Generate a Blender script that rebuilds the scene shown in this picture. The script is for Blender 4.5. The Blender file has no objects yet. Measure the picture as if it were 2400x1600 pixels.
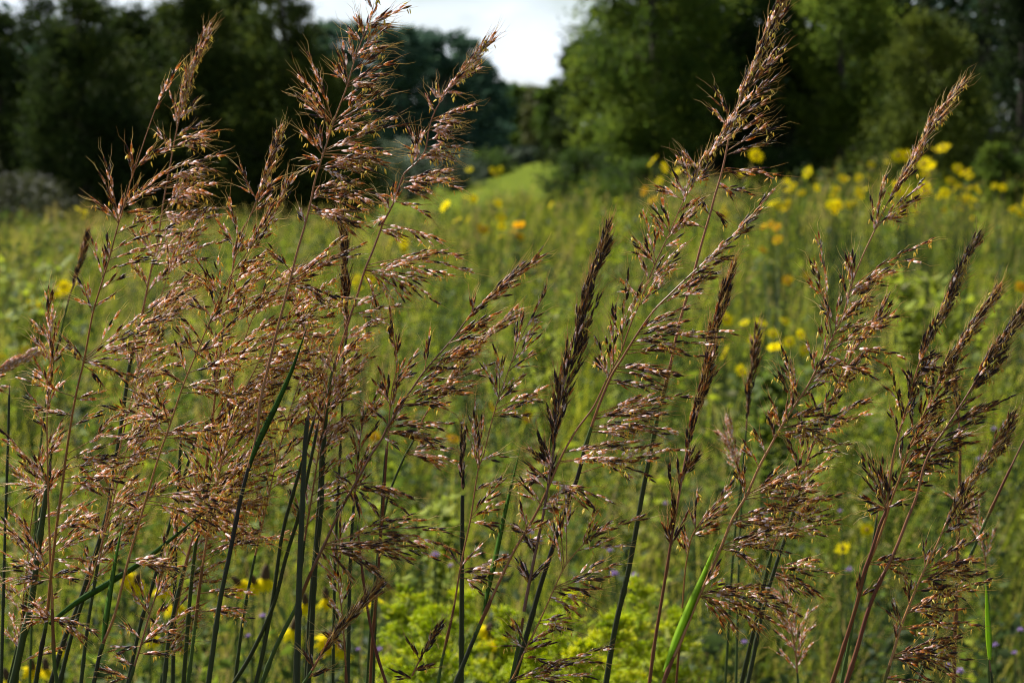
import bpy, math
import numpy as np
from mathutils import Vector

RNG = np.random.default_rng(11)
SC = bpy.context.scene
COL = SC.collection
PI = math.pi

# ------------------------------------------------------------------ camera
F = 4800.0                      # focal length in pixels of the 2400 x 1600 photograph
EYE = np.array([0.0, 0.0, 1.35])
PITCH = math.radians(4.67)      # looking slightly down into the meadow
RIGHT = np.array([1.0, 0.0, 0.0])
FWD = np.array([0.0, math.cos(PITCH), -math.sin(PITCH)])
UP = np.array([0.0, math.sin(PITCH), math.cos(PITCH)])


def at(px, py, d):
    """World point seen at photo pixel (px, py) at distance d along the view axis."""
    px = np.asarray(px, float); py = np.asarray(py, float); d = np.asarray(d, float)
    x = (px - 1200.0) / F * d
    y = -(py - 800.0) / F * d
    return EYE + x[..., None] * RIGHT + y[..., None] * UP + d[..., None] * FWD


cam = bpy.data.cameras.new("camera")
cam.sensor_width = 36.0
cam.lens = 72.0
cam.clip_start = 0.05
cam.clip_end = 3000.0
cam.dof.use_dof = True
cam.dof.focus_distance = 1.2
cam.dof.aperture_fstop = 16.5
cam.dof.aperture_blades = 7
cob = bpy.data.objects.new("camera", cam)
COL.objects.link(cob)
cob.location = EYE
cob.rotation_euler = (PI / 2 - PITCH, 0, 0)
SC.camera = cob

# ------------------------------------------------------------------ helpers: meshes
class MB:
    """Collects quads and triangles, with one colour number (tint) and one material slot per face."""
    def __init__(self):
        self.v, self.q, self.t = [], [], []
        self.n = 0

    def add(self, V, Fc, tint=0.5, mi=0):
        V = np.asarray(V, float).reshape(-1, 3)
        Fc = np.asarray(Fc, int)
        m = len(Fc)
        if m == 0:
            return
        tt = np.broadcast_to(np.asarray(tint, float), (m,)).copy()
        mm = np.broadcast_to(np.asarray(mi, int), (m,)).copy()
        (self.q if Fc.shape[1] == 4 else self.t).append((Fc + self.n, tt, mm))
        self.v.append(V)
        self.n += len(V)

    def build(self, name, mats, parent=None, origin=None, smooth=True):
        if self.n == 0:
            return None
        V = np.concatenate(self.v)
        if origin is not None:
            V = V - np.asarray(origin)
        me = bpy.data.meshes.new(name)
        fq = np.concatenate([a for a, _, _ in self.q]) if self.q else np.zeros((0, 4), int)
        ft = np.concatenate([a for a, _, _ in self.t]) if self.t else np.zeros((0, 3), int)
        tint = np.concatenate([b for _, b, _ in self.q] + [b for _, b, _ in self.t])
        mi = np.concatenate([c for _, _, c in self.q] + [c for _, _, c in self.t])
        loops = np.concatenate([fq.ravel(), ft.ravel()])
        start = np.concatenate([np.arange(len(fq)) * 4, len(fq) * 4 + np.arange(len(ft)) * 3])
        me.vertices.add(len(V)); me.vertices.foreach_set("co", V.astype(np.float32).ravel())
        me.loops.add(len(loops)); me.loops.foreach_set("vertex_index", loops.astype(np.int32))
        me.polygons.add(len(start)); me.polygons.foreach_set("loop_start", start.astype(np.int32))
        me.polygons.foreach_set("material_index", mi.astype(np.int32))
        me.polygons.foreach_set("use_smooth", np.full(len(start), smooth))
        at_ = me.attributes.new("tint", "FLOAT", "FACE")
        at_.data.foreach_set("value", tint.astype(np.float32))
        for m in (mats if isinstance(mats, (list, tuple)) else [mats]):
            me.materials.append(m)
        me.update(calc_edges=True)
        me.validate()
        o = bpy.data.objects.new(name, me)
        COL.objects.link(o)
        if parent is not None:
            o.parent = parent
        return o


def empty(name, loc):
    o = bpy.data.objects.new(name, None)
    o.location = loc
    o.empty_display_size = 0.05
    COL.objects.link(o)
    return o


def tag(o, label=None, cat=None, group=None, kind=None):
    if label: o["label"] = label
    if cat: o["category"] = cat
    if group: o["group"] = group
    if kind: o["kind"] = kind
    return o


def norm(a):
    return a / np.maximum(np.linalg.norm(a, axis=-1, keepdims=True), 1e-9)


def frame(d):
    """Two unit vectors square to each direction in d (N,3)."""
    ref = np.where(np.abs(d[:, 2:3]) < 0.9, np.array([[0, 0, 1.0]]), np.array([[1.0, 0, 0]]))
    u = norm(np.cross(ref, d))
    return u, np.cross(d, u)


def tube(mb, P, R, sides=6, tint=0.5, mi=0, cap=True):
    P = np.asarray(P, float); n = len(P)
    R = np.broadcast_to(np.asarray(R, float), (n,))
    T = np.gradient(P, axis=0); T = norm(T)
    u, v = frame(T)
    for i in range(1, n):                       # keep the rings from twisting
        a = u[i - 1] - T[i] * np.dot(u[i - 1], T[i])
        if np.linalg.norm(a) > 1e-6:
            u[i] = a / np.linalg.norm(a); v[i] = np.cross(T[i], u[i])
    ang = np.arange(sides) * 2 * PI / sides
    ring = (np.cos(ang)[None, :, None] * u[:, None] + np.sin(ang)[None, :, None] * v[:, None]) * R[:, None, None]
    V = (P[:, None] + ring).reshape(-1, 3)
    i = np.arange(n - 1)[:, None] * sides; j = np.arange(sides)[None]; k = (j + 1) % sides
    Fq = np.stack([i + j, i + k, i + sides + k, i + sides + j], -1).reshape(-1, 4)
    tt = tint if np.ndim(tint) == 0 else np.repeat(np.asarray(tint)[:-1], sides)
    mb.add(V, Fq, tt, mi)


def needles(mb, P0, D, L, R, tint, mi, bend=0.0, sides=3):
    """N thin three-sided needles in one go, tapering to a point, bent by a random amount."""
    n = len(P0)
    if n == 0: return
    u, v = frame(D)
    side = (RNG.normal(size=(n, 1)) * u + RNG.normal(size=(n, 1)) * v) * bend
    mid = P0 + D * (L * 0.5)[:, None] + side * (L * 0.12)[:, None]
    end = P0 + D * (L * 0.98)[:, None] - side * (L * 0.12)[:, None]
    ang = np.arange(sides) * 2 * PI / sides
    ring = np.cos(ang)[None, :, None] * u[:, None] + np.sin(ang)[None, :, None] * v[:, None]
    R = np.broadcast_to(R, (n,))[:, None, None]
    V = np.stack([P0[:, None] + ring * R, mid[:, None] + ring * R * 0.75, end[:, None] + ring * R * 0.25], 1)
    b = np.arange(n)[:, None, None] * 3 * sides + np.arange(2)[None, :, None] * sides
    j = np.arange(sides)[None, None]; k = (j + 1) % sides
    Fq = np.stack([b + j, b + k, b + sides + k, b + sides + j], -1).reshape(-1, 4)
    mb.add(V, Fq, np.repeat(np.broadcast_to(tint, (n,)), 2 * sides), mi)


def spindles(mb, P0, D, L, R, tint, mi, sides=5, flat=0.75, rows=None):
    """N lance-shaped bodies (spikelets, anthers, buds)."""
    n = len(P0)
    if n == 0: return
    u, v = frame(D)
    a = RNG.uniform(0, 2 * PI, (n, 1))
    u, v = u * np.cos(a) + v * np.sin(a), -u * np.sin(a) + v * np.cos(a)
    tz = np.array([0.0, 0.18, 0.45, 0.78, 1.0]); rz = np.array([0.3, 0.85, 1.0, 0.6, 0.06])
    ang = np.arange(sides) * 2 * PI / sides
    ring = np.cos(ang)[None, :, None] * u[:, None] + flat * np.sin(ang)[None, :, None] * v[:, None]
    L = np.broadcast_to(L, (n,)); R = np.broadcast_to(R, (n,))
    V = P0[:, None, None] + D[:, None, None] * (tz[None, :, None, None] * L[:, None, None, None]) \
        + ring[:, None] * (rz[None, :, None, None] * R[:, None, None, None])
    m = len(tz)
    b = np.arange(n)[:, None, None] * m * sides + np.arange(m - 1)[None, :, None] * sides
    j = np.arange(sides)[None, None]; k = (j + 1) % sides
    Fq = np.stack([b + j, b + k, b + sides + k, b + sides + j], -1).reshape(-1, 4)
    tt = np.repeat(np.broadcast_to(tint, (n,)), (m - 1) * sides)
    if rows is not None:
        tt = np.clip(tt + np.tile(np.repeat(np.asarray(rows), sides), n), 0, 1)
    mb.add(V, Fq, tt, mi)


def cards(mb, C, D, S, L, W, tint, mi=0, fold=0.25):
    """N leaf-shaped pieces: each is two quads folded along the midrib, from C along D, side S."""
    n = len(C)
    if n == 0: return
    L = np.broadcast_to(L, (n,))[:, None]; W = np.broadcast_to(W, (n,))[:, None]
    N = np.cross(D, S)
    a = C; m = C + D * L * 0.45; e = C + D * L - N * L * 0.12
    l1 = C + D * L * 0.4 + S * W * 0.5 + N * W * fold; r1 = C + D * L * 0.4 - S * W * 0.5 + N * W * fold
    V = np.stack([a, l1, e, m, r1], 1)
    b = np.arange(n)[:, None] * 5
    Fq = np.concatenate([b + np.array([[0, 3, 2, 1]]), b + np.array([[0, 4, 2, 3]])])
    tt = np.broadcast_to(tint, (n,))
    mb.add(V, Fq, np.concatenate([tt, tt]), mi)


def rdir(n, zlo=-1.0, zhi=1.0):
    z = RNG.uniform(zlo, zhi, n); a = RNG.uniform(0, 2 * PI, n); r = np.sqrt(np.maximum(0, 1 - z * z))
    return np.stack([r * np.cos(a), r * np.sin(a), z], -1)


def rcards(mb, C, L, W, tint, mi=0, zlo=-0.3, zhi=0.7):
    D = rdir(len(C), zlo, zhi)
    S = norm(np.cross(D, rdir(len(C))))
    cards(mb, C, D, S, L, W, tint, mi)


def blades(mb, B, H, lean, W, tint, mi=0, S=3):
    """N grass blades: base B, height H, sideways lean (N,2), width W."""
    n = len(B)
    if n == 0: return
    t = np.linspace(0, 1, S + 1)
    a = RNG.uniform(0, PI, n)
    side = np.stack([np.cos(a), np.sin(a), np.zeros(n)], -1)
    off = np.zeros((n, S + 1, 3))
    off[..., :2] = lean[:, None, :] * (t ** 1.8)[None, :, None] * H[:, None, None]
    off[..., 2] = (t - 0.22 * np.linalg.norm(lean, axis=1)[:, None] * t ** 3) * H[:, None]
    w = W[:, None] * np.array([0.7, 1.0, 0.75, 0.08])[None] if S == 3 else W[:, None] * (1 - t ** 2 * 0.92)[None]
    c = B[:, None] + off
    V = np.stack([c - side[:, None] * w[..., None] / 2, c + side[:, None] * w[..., None] / 2], 2)
    b = np.arange(n)[:, None] * 2 * (S + 1) + np.arange(S)[None] * 2
    Fq = np.stack([b, b + 1, b + 3, b + 2], -1).reshape(-1, 4)
    mb.add(V, Fq, np.repeat(np.broadcast_to(tint, (n,)), S), mi)


def smooth_path(P, step):
    """Catmull-Rom through control points, resampled about every step."""
    P = np.asarray(P, float)
    if len(P) < 3:
        n = max(2, int(np.linalg.norm(P[-1] - P[0]) / step) + 1)
        return P[0] + (P[-1] - P[0]) * np.linspace(0, 1, n)[:, None]
    Q = np.vstack([2 * P[0] - P[1], P, 2 * P[-1] - P[-2]])
    out = []
    for i in range(1, len(Q) - 2):
        n = max(1, int(np.linalg.norm(Q[i + 1] - Q[i]) / step))
        t = (np.arange(n) / n)[:, None]
        out.append(0.5 * ((2 * Q[i]) + (-Q[i - 1] + Q[i + 1]) * t + (2 * Q[i - 1] - 5 * Q[i] + 4 * Q[i + 1] - Q[i + 2]) * t ** 2
                          + (-Q[i - 1] + 3 * Q[i] - 3 * Q[i + 1] + Q[i + 2]) * t ** 3))
    out.append(P[-1:])
    return np.vstack(out)


# ------------------------------------------------------------------ helpers: materials
def material(name, ramp, rough=0.5, spec=0.4, trans=0.0, trans_gain=1.0, noise=None, sheen=0.0, bump=None):
    """Principled surface coloured by the tint of each face; trans mixes in a translucent share for thin leaves."""
    m = bpy.data.materials.new(name); m.use_nodes = True
    nt = m.node_tree; nt.nodes.clear(); N = nt.nodes.new; L = nt.links.new
    out = N("ShaderNodeOutputMaterial"); p = N("ShaderNodeBsdfPrincipled")
    a = N("ShaderNodeAttribute"); a.attribute_name = "tint"
    r = N("ShaderNodeValToRGB"); e = r.color_ramp.elements
    while len(e) < len(ramp): e.new(0.5)
    for k, (pos, c) in enumerate(ramp):
        e[k].position = pos; e[k].color = (*c, 1)
    fac = a.outputs["Fac"]
    if noise:
        tc = N("ShaderNodeTexCoord"); nz = N("ShaderNodeTexNoise"); nz.inputs["Scale"].default_value = noise[0]
        nz.inputs["Detail"].default_value = 6
        L(tc.outputs["Object"], nz.inputs["Vector"])
        ma = N("ShaderNodeMath"); ma.operation = "MULTIPLY_ADD"; ma.inputs[1].default_value = noise[1]
        L(nz.outputs["Fac"], ma.inputs[0])
        sb = N("ShaderNodeMath"); sb.operation = "SUBTRACT"; sb.inputs[1].default_value = noise[1] * 0.5
        L(fac, sb.inputs[0]); L(sb.outputs[0], ma.inputs[2]); fac = ma.outputs[0]
        if bump:
            bp = N("ShaderNodeBump"); bp.inputs["Strength"].default_value = bump[0]; bp.inputs["Distance"].default_value = bump[1]
            L(nz.outputs["Fac"], bp.inputs["Height"]); L(bp.outputs[0], p.inputs["Normal"])
    L(fac, r.inputs["Fac"])
    L(r.outputs["Color"], p.inputs["Base Color"])
    p.inputs["Roughness"].default_value = rough
    p.inputs["Specular IOR Level"].default_value = spec
    if sheen:
        p.inputs["Sheen Weight"].default_value = sheen
    if trans > 0:
        tr = N("ShaderNodeBsdfTranslucent"); mx = N("ShaderNodeMixShader"); mx.inputs[0].default_value = trans
        if trans_gain != 1.0:
            g = N("ShaderNodeVectorMath"); g.operation = "SCALE"; g.inputs["Scale"].default_value = trans_gain
            L(r.outputs["Color"], g.inputs[0]); L(g.outputs[0], tr.inputs["Color"])
        else:
            L(r.outputs["Color"], tr.inputs["Color"])
        L(p.outputs[0], mx.inputs[1]); L(tr.outputs[0], mx.inputs[2]); L(mx.outputs[0], out.inputs["Surface"])
    else:
        L(p.outputs[0], out.inputs["Surface"])
    return m


M = {}
# spikelets: dark purple-brown -> russet -> tan -> silvery pink (own colours; the silvery pink also paints in sun glints)
M["spikelet"] = material("spikelet", [(0.0, (0.028, 0.012, 0.014)), (0.25, (0.085, 0.026, 0.012)), (0.45, (0.25, 0.085, 0.014)), (0.6, (0.42, 0.20, 0.03)),
                                      (0.75, (0.55, 0.30, 0.09)), (0.84, (0.52, 0.31, 0.27)), (1.0, (0.82, 0.72, 0.71))],
                         rough=0.48, spec=0.4, trans=0.47, trans_gain=1.8)
M["awn"] = material("awn", [(0, (0.35, 0.19, 0.04)), (1, (0.7, 0.55, 0.2))], rough=0.4, spec=0.5, trans=0.35, trans_gain=1.3)
M["hair"] = material("silvery_hair", [(0, (0.6, 0.5, 0.46)), (1, (0.8, 0.74, 0.7))], rough=0.4, spec=0.5, trans=0.4)
M["branchlet"] = material("branchlet", [(0, (0.12, 0.05, 0.015)), (1, (0.35, 0.17, 0.05))], rough=0.5, trans=0.15)
M["anther"] = material("anther", [(0, (0.62, 0.38, 0.03)), (1, (0.88, 0.76, 0.18))], rough=0.5, trans=0.35, trans_gain=1.2)
M["axis"] = material("flower_axis", [(0, (0.06, 0.018, 0.012)), (0.5, (0.22, 0.075, 0.02)), (1, (0.34, 0.15, 0.03))], rough=0.4, spec=0.5, noise=(60, 0.5))
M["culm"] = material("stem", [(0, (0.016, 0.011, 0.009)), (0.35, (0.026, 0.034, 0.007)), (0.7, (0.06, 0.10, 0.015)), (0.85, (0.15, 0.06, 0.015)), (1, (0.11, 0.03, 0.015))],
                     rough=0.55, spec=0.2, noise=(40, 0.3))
M["blade"] = material("leaf_blade", [(0, (0.02, 0.045, 0.012)), (0.5, (0.08, 0.17, 0.012)), (1, (0.24, 0.36, 0.015))], rough=0.55, spec=0.3, trans=0.55, trans_gain=1.6, noise=(25, 0.25))
# ------------------------------------------------------------------ the lie of the land
def sm(x, a, b):
    t = np.clip((np.asarray(x, float) - a) / (b - a), 0, 1)
    return t * t * (3 - 2 * t)


def ground_z(x, y):
    x = np.asarray(x, float); y = np.asarray(y, float)
    z = 0.80 * sm(y, 14, 33) * sm(x, -2.0, 4.5) + 0.30 * sm(y, 20, 45) * sm(x, -5, 0)
    z = z + 1.3 * sm(y, 45, 110) * (0.35 + 0.65 * sm(x, -9, 2.5)) + 5.0 * sm(y, 140, 300)
    z = z + 0.04 * np.sin(x * 0.9 + 1) * np.sin(y * 0.6) * sm(y, 3, 8)
    return z if z.ndim else float(z)
# ------------------------------------------------------------------ the flowering grass stalks
def yfind(P, y):
    """Point on a pixel path (x, y rising downwards) at height y."""
    ys = P[:, 1]
    return np.array([np.interp(y, ys, P[:, 0]), np.clip(y, ys[0], ys[-1])])


def raceme(acc, path, opt, first=0.0):
    """Spikelets, awns, hairs and anthers along one thin branchlet (path (n,3) in metres)."""
    seg = np.linalg.norm(np.diff(path, axis=0), axis=1); s = np.concatenate([[0], np.cumsum(seg)]); Ltot = s[-1]
    step = opt["step"]
    pos = np.arange(first, Ltot, step) + RNG.uniform(-0.3, 0.3, len(np.arange(first, Ltot, step))) * step
    pos = np.clip(pos, 0, Ltot)
    if len(pos) == 0: pos = np.array([Ltot])
    pos = np.concatenate([pos, [Ltot]])
    two = RNG.random(len(pos)) < opt["pair"]
    pos = np.concatenate([pos, np.clip(pos[two] + RNG.uniform(-.3, .3, two.sum()) * step, 0, Ltot)])
    n = len(pos)
    P = np.stack([np.interp(pos, s, path[:, k]) for k in range(3)], -1)
    T = norm(np.stack([np.interp(pos + 1e-3, s, path[:, k]) - np.interp(pos - 1e-3, s, path[:, k]) for k in range(3)], -1) + 1e-9)
    endm = pos > Ltot - 1e-3
    T[endm] = norm(path[-1] - path[-2])
    u, v = frame(T)
    az = RNG.uniform(0, 2 * PI, (n, 1)); out = u * np.cos(az) + v * np.sin(az)
    tilt = np.radians(RNG.uniform(4, opt["tilt"], (n, 1)))
    D = norm(T * np.cos(tilt) + out * np.sin(tilt))
    B = P + out * 0.0006
    L = 0.0060 * RNG.uniform(0.82, 1.18, n); R = 0.00073 * RNG.uniform(0.8, 1.2, n)
    # colour: paler and silvery toward the base of the branch; pale ones also paint sun glints
    rel = pos / max(Ltot, 1e-6)
    pk = RNG.random(n) < 1.5 * opt["pink"] * (1.35 - rel * 0.9)
    tint = np.where(pk, RNG.uniform(0.74, 0.98, n), np.clip(RNG.normal(opt["tone"] - 0.05, 0.26, n), 0, 0.72))
    spindles(acc["b"], B, D, L, R, tint, 0, rows=opt.get("rows", (0.24, 0.05, -0.16, 0.06)))
    # a long bent awn on most spikelets
    aw = RNG.random(n) < 0.85
    ta = np.radians(RNG.uniform(2, 20, (n, 1))); az2 = az + RNG.normal(0, .7, (n, 1))
    Da = norm(D * np.cos(ta) + (u * np.cos(az2) + v * np.sin(az2)) * np.sin(ta) + np.array([0, 0, -0.02]))
    needles(acc["b"], (B + D * L[:, None] * 0.95)[aw], Da[aw], RNG.uniform(0.007, 0.0135, n)[aw], 0.00014, np.clip(RNG.uniform(0, 1, n) * min(1.0, opt["tone"] * 2.2), 0, 1)[aw], 1, bend=0.5)
    # short glume tips / silvery hairs at the spikelet base
    hb = RNG.random(n) < np.where(pk, 0.9, 0.12)
    for _ in range(3):
        th = np.radians(RNG.uniform(10, 38, (n, 1))); a3 = RNG.uniform(0, 2 * PI, (n, 1))
        Dh = norm(D * np.cos(th) + (u * np.cos(a3) + v * np.sin(a3)) * np.sin(th))
        needles(acc["b"], (B + D * (L * RNG.uniform(0, .5, n))[:, None])[hb], Dh[hb], RNG.uniform(0.0022, 0.0048, n)[hb], 0.00016, RNG.uniform(0, 1, n)[hb], 2, bend=.3)
    # hanging yellow anthers
    an = RNG.random(n) < 1.35 * opt["anther"]
    for _ in range(2):
        k = an & (RNG.random(n) < 0.85)
        m = k.sum()
        if m:
            A0 = (B + D * (L * RNG.uniform(.45, .8, n))[:, None])[k] + out[k] * 0.0008
            Dn = norm(np.array([[0.05, 0, -1.0]]) + RNG.normal(0, .4, (m, 3)))
            A0 = A0 + Dn * RNG.uniform(0.0006, 0.002, m)[:, None]
            spindles(acc["a"], A0, Dn, RNG.uniform(0.0026, 0.0037, m), 0.00048, RNG.uniform(0, 1, m), 0, sides=4, flat=0.8)


def bezier(a, c, b, n):
    t = np.linspace(0, 1, n)[:, None]
    return (1 - t) ** 2 * a + 2 * t * (1 - t) * c + t ** 2 * b


def flower_branch(P0, P1, arch, opt, nr=None, bare=None):
    """One branch of a panicle from P0 on the axis to its tip P1: wiry stalk, side branchlets, spikelets."""
    acc = {"b": MB(), "a": MB()}
    d = P1 - P0; ln = np.linalg.norm(d)
    perp = np.cross(FWD, d / ln)
    if perp[2] < 0: perp = -perp
    c = P0 + d * 0.5 + perp * arch * ln + FWD * RNG.normal(0, .04) * ln
    path = bezier(P0, c, P1, max(6, int(ln / 0.004)))
    n = len(path)
    bare = RNG.uniform(*opt["bare"]) if bare is None else bare
    i0 = min(n - 3, int(bare * (n - 1)))
    tube(acc["b"], path, np.linspace(0.00035, 0.00014, n), 3, RNG.uniform(0.2, 1), 3)
    raceme(acc, path[i0:], opt)
    nr = max(0, int(round(ln / 0.011 * opt["fill"] * RNG.uniform(.7, 1.3)))) if nr is None else max(1, int(round(nr * 0.72)))
    for _ in range(nr):
        ts = RNG.uniform(bare * 0.5, 0.62); i = int(ts * (n - 1))
        T = norm(path[min(n - 1, i + 2)] - path[max(0, i - 1)])
        u, v = frame(T[None]); az = RNG.uniform(0, 2 * PI)
        ang = math.radians(RNG.uniform(6, opt["spread"]))
        lat = (u[0] * math.cos(az) + v[0] * math.sin(az)) * 0.6 + perp * (-1.0 if RNG.random() < .62 else 1.0)
        Dv = norm(T * math.cos(ang) + norm(lat) * math.sin(ang))
        l2 = (1 - ts) * ln * RNG.uniform(0.4, 0.92)
        e = path[i] + Dv * l2
        # side branchlets bend back along the branch, with a little droop
        cc = path[i] + Dv * l2 * .55 + np.array([0, 0, 0.04]) * l2
        e = e * .85 + (path[i] + (P1 - path[i]) / max(np.linalg.norm(P1 - path[i]), 1e-6) * l2) * .15 + np.array([0, 0, -0.05]) * l2
        p2 = bezier(path[i], cc, e, 7)
        tube(acc["b"], p2, np.linspace(0.0002, 0.0001, 7), 3, RNG.uniform(0.2, 1), 3)
        raceme(acc, p2, opt, first=min(l2 * .35, .006))
    return acc


def make_stalk(s):
    """s: dict with label, d (distance), ax (pixel path tip -> bottom), split (pixel height where panicle axis turns into the stem)."""
    d0 = s["d"]; ax = np.array(s["ax"], float)
    pix = smooth_path(ax, 12.0)
    pix = pix[np.argsort(pix[:, 1], kind="stable")]
    tilt = s.get("tilt", RNG.normal(0, 0.02))
    dep = lambda y: d0 + tilt * (np.asarray(y) - 800.0) / 800.0
    W = at(pix[:, 0], pix[:, 1], dep(pix[:, 1]))
    # carry the stem on down to the ground
    low = W[-1]; k = max(3, len(W) // 8); sl = (W[-1] - W[-k]); sl = sl / max(abs(sl[2]), 1e-6)
    H = low[2]
    t = np.linspace(0, 1, 9)[1:, None]
    ext = low + np.concatenate([sl[None, :2] * (t - 0.45 * t ** 2) * H, -t * H], 1)
    base = ext[-1].copy()
    gz = ground_z(base[0], base[1]); base[2] = gz; ext[-1, 2] = gz - 0.01
    root = empty(s.get("name", "grass_stalk"), base)
    tag(root, s["label"], "grass stalk", s.get("group", "flowering grass stalks"))
    O = base
    opt = dict(step=0.0041, pair=0.22, tilt=14, pink=0.25, tone=0.42, anther=0.16, bare=(0.18, 0.4), fill=0.36, spread=34)
    opt.update(s.get("opt", {}))
    sy = s["split"]
    opt["tone"] += 0.01 if ax[-1, 0] < 560 else (-0.04 if ax[-1, 0] > 1000 else 0.0)
    up = pix[:, 1] <= sy + 6; dn = pix[:, 1] >= sy - 6
    # axis of the panicle
    mb = MB(); n = up.sum(); r0 = s.get("r", 0.0007)
    tube(mb, W[up], np.linspace(0.0002, r0, n), 5, s.get("axt", 0.6), 0)
    mb.build("flower_axis", M["axis"], root, O)
    # stem with a node swelling
    mb = MB(); WS = np.vstack([W[dn], ext]); n = len(WS)
    R = np.linspace(s.get("rc", 0.0011), s.get("rc", 0.0011) * 1.5, n)
    R[0] *= 0.8
    R = R * (1 - 0.12) * (1 + 0.3 * np.exp(-((np.arange(n) - RNG.uniform(.05, .3) * n) / 0.8) ** 2) + 0.3 * np.exp(-((np.arange(n) - .62 * n) / 0.7) ** 2))
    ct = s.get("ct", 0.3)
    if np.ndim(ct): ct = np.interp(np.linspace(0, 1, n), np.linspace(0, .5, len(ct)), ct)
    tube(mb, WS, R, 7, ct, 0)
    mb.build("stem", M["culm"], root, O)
    # explicit branches, traced, then automatic ones
    br = []
    for b in s.get("br", []):
        y, tx, ty = b[:3]
        arch = b[3] if len(b) > 3 and b[3] is not None else None
        nr = b[4] if len(b) > 4 else None
        bare = b[5] if len(b) > 5 else None
        br.append((yfind(pix, y), np.array([tx, ty], float), arch, nr, bare, False))
    for (na, y0, y1, l0, l1, pr, a0, a1) in s.get("auto", []):
        for q in range(na):
            y = y0 + (y1 - y0) * (q + RNG.uniform(0.1, .9)) / na
            p = yfind(pix, y); p2 = yfind(pix, y - 40)
            ta = math.atan2(-(p2[1] - p[1]), p2[0] - p[0])
            sd = -1 if RNG.random() < pr else 1
            a = ta + sd * math.radians(RNG.uniform(a0, a1)); l = RNG.uniform(l0, l1) * (1.0 if sd < 0 else 0.75)
            if a1 <= 18:
                l = min(l, np.linalg.norm(p - pix[0]) * 0.95 + 8); a = ta + (a - ta) * .8
            br.append((p, p + l * np.array([math.cos(a), -math.sin(a)]), None, None, None, a1 <= 18))
    tight = dict(opt); tight.update(spread=6, tilt=8, bare=(0.03, 0.2), fill=0.28)
    for (p, q, arch, nr, bare, *tg) in br:
        ln = np.linalg.norm(q - p)
        dd = float(dep(p[1]))
        off = RNG.normal(0, 0.06 if tg and tg[0] else 0.2) * ln / F * d0
        A = at(p[0], p[1], dd); B = at(q[0], q[1], dd + off)
        # the awns carry on past the last spikelet: stop the branch short of the traced tip
        cut = min(0.007 * 1.2 / d0, 0.3 * ln / F * d0); B = B - norm(B - A) * cut
        if arch is None: arch = RNG.normal(0.07, 0.05)
        o2 = tight if tg and tg[0] else opt
        if tg and tg[0]: arch = RNG.normal(0.03, 0.03)
        acc = flower_branch(A, B, arch, o2, nr, bare)
        fb = acc["b"].build("flower_branch", [M["spikelet"], M["awn"], M["hair"], M["branchlet"]], root, O)
        if acc["a"].n:
            acc["a"].build("anther_fringe", M["anther"], fb, O)
    # the tip of the axis is a raceme itself
    tl = s.get("tip", 90)
    ii = pix[:, 1] <= pix[0, 1] + tl
    if ii.sum() > 3 and tl > 0:
        acc = {"b": MB(), "a": MB()}
        raceme(acc, W[ii][::-1], opt)
        fb = acc["b"].build("flower_branch", [M["spikelet"], M["awn"], M["hair"], M["branchlet"]], root, O)
        if acc["a"].n: acc["a"].build("anther_fringe", M["anther"], fb, O)
    for lf in s.get("leaf", []):
        pts, w, tint = lf
        pp = smooth_path(np.array(pts, float), 14.0)
        dl = dep(pp[:, 1]) + np.linspace(0, lf[3] if False else RNG.normal(0, .02), len(pp))
        ribbon(root, O, at(pp[:, 0], pp[:, 1], dl), w / F * d0, tint)
    return root


def ribbon(root, O, P, w, tint, name="leaf_blade"):
    """A grass leaf: a long strip folded along its midrib, widest below the middle, with thickness."""
    n = len(P); t = np.linspace(0, 1, n)
    prof = np.minimum(1, 0.45 + t * 2.2) * (1 - t ** 2.2) + 0.03
    T = norm(np.gradient(P, axis=0)); S = norm(np.cross(T, FWD + 0.25 * RNG.normal(size=3))); Nn = np.cross(S, T)
    hw = (w * prof / 2)[:, None]
    V = np.stack([P - S * hw + Nn * hw * .35, P, P + S * hw + Nn * hw * .35, P + Nn * w * .06], 1)
    i = np.arange(n - 1)[:, None] * 4
    Fq = np.concatenate([i + np.array([[a, b, b + 4, a + 4]]) for a, b in ((0, 1), (1, 2), (2, 3), (3, 0))])
    mb = MB(); mb.add(V, Fq, tint, 0)
    mb.build(name, M["blade"], root, O)
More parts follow.
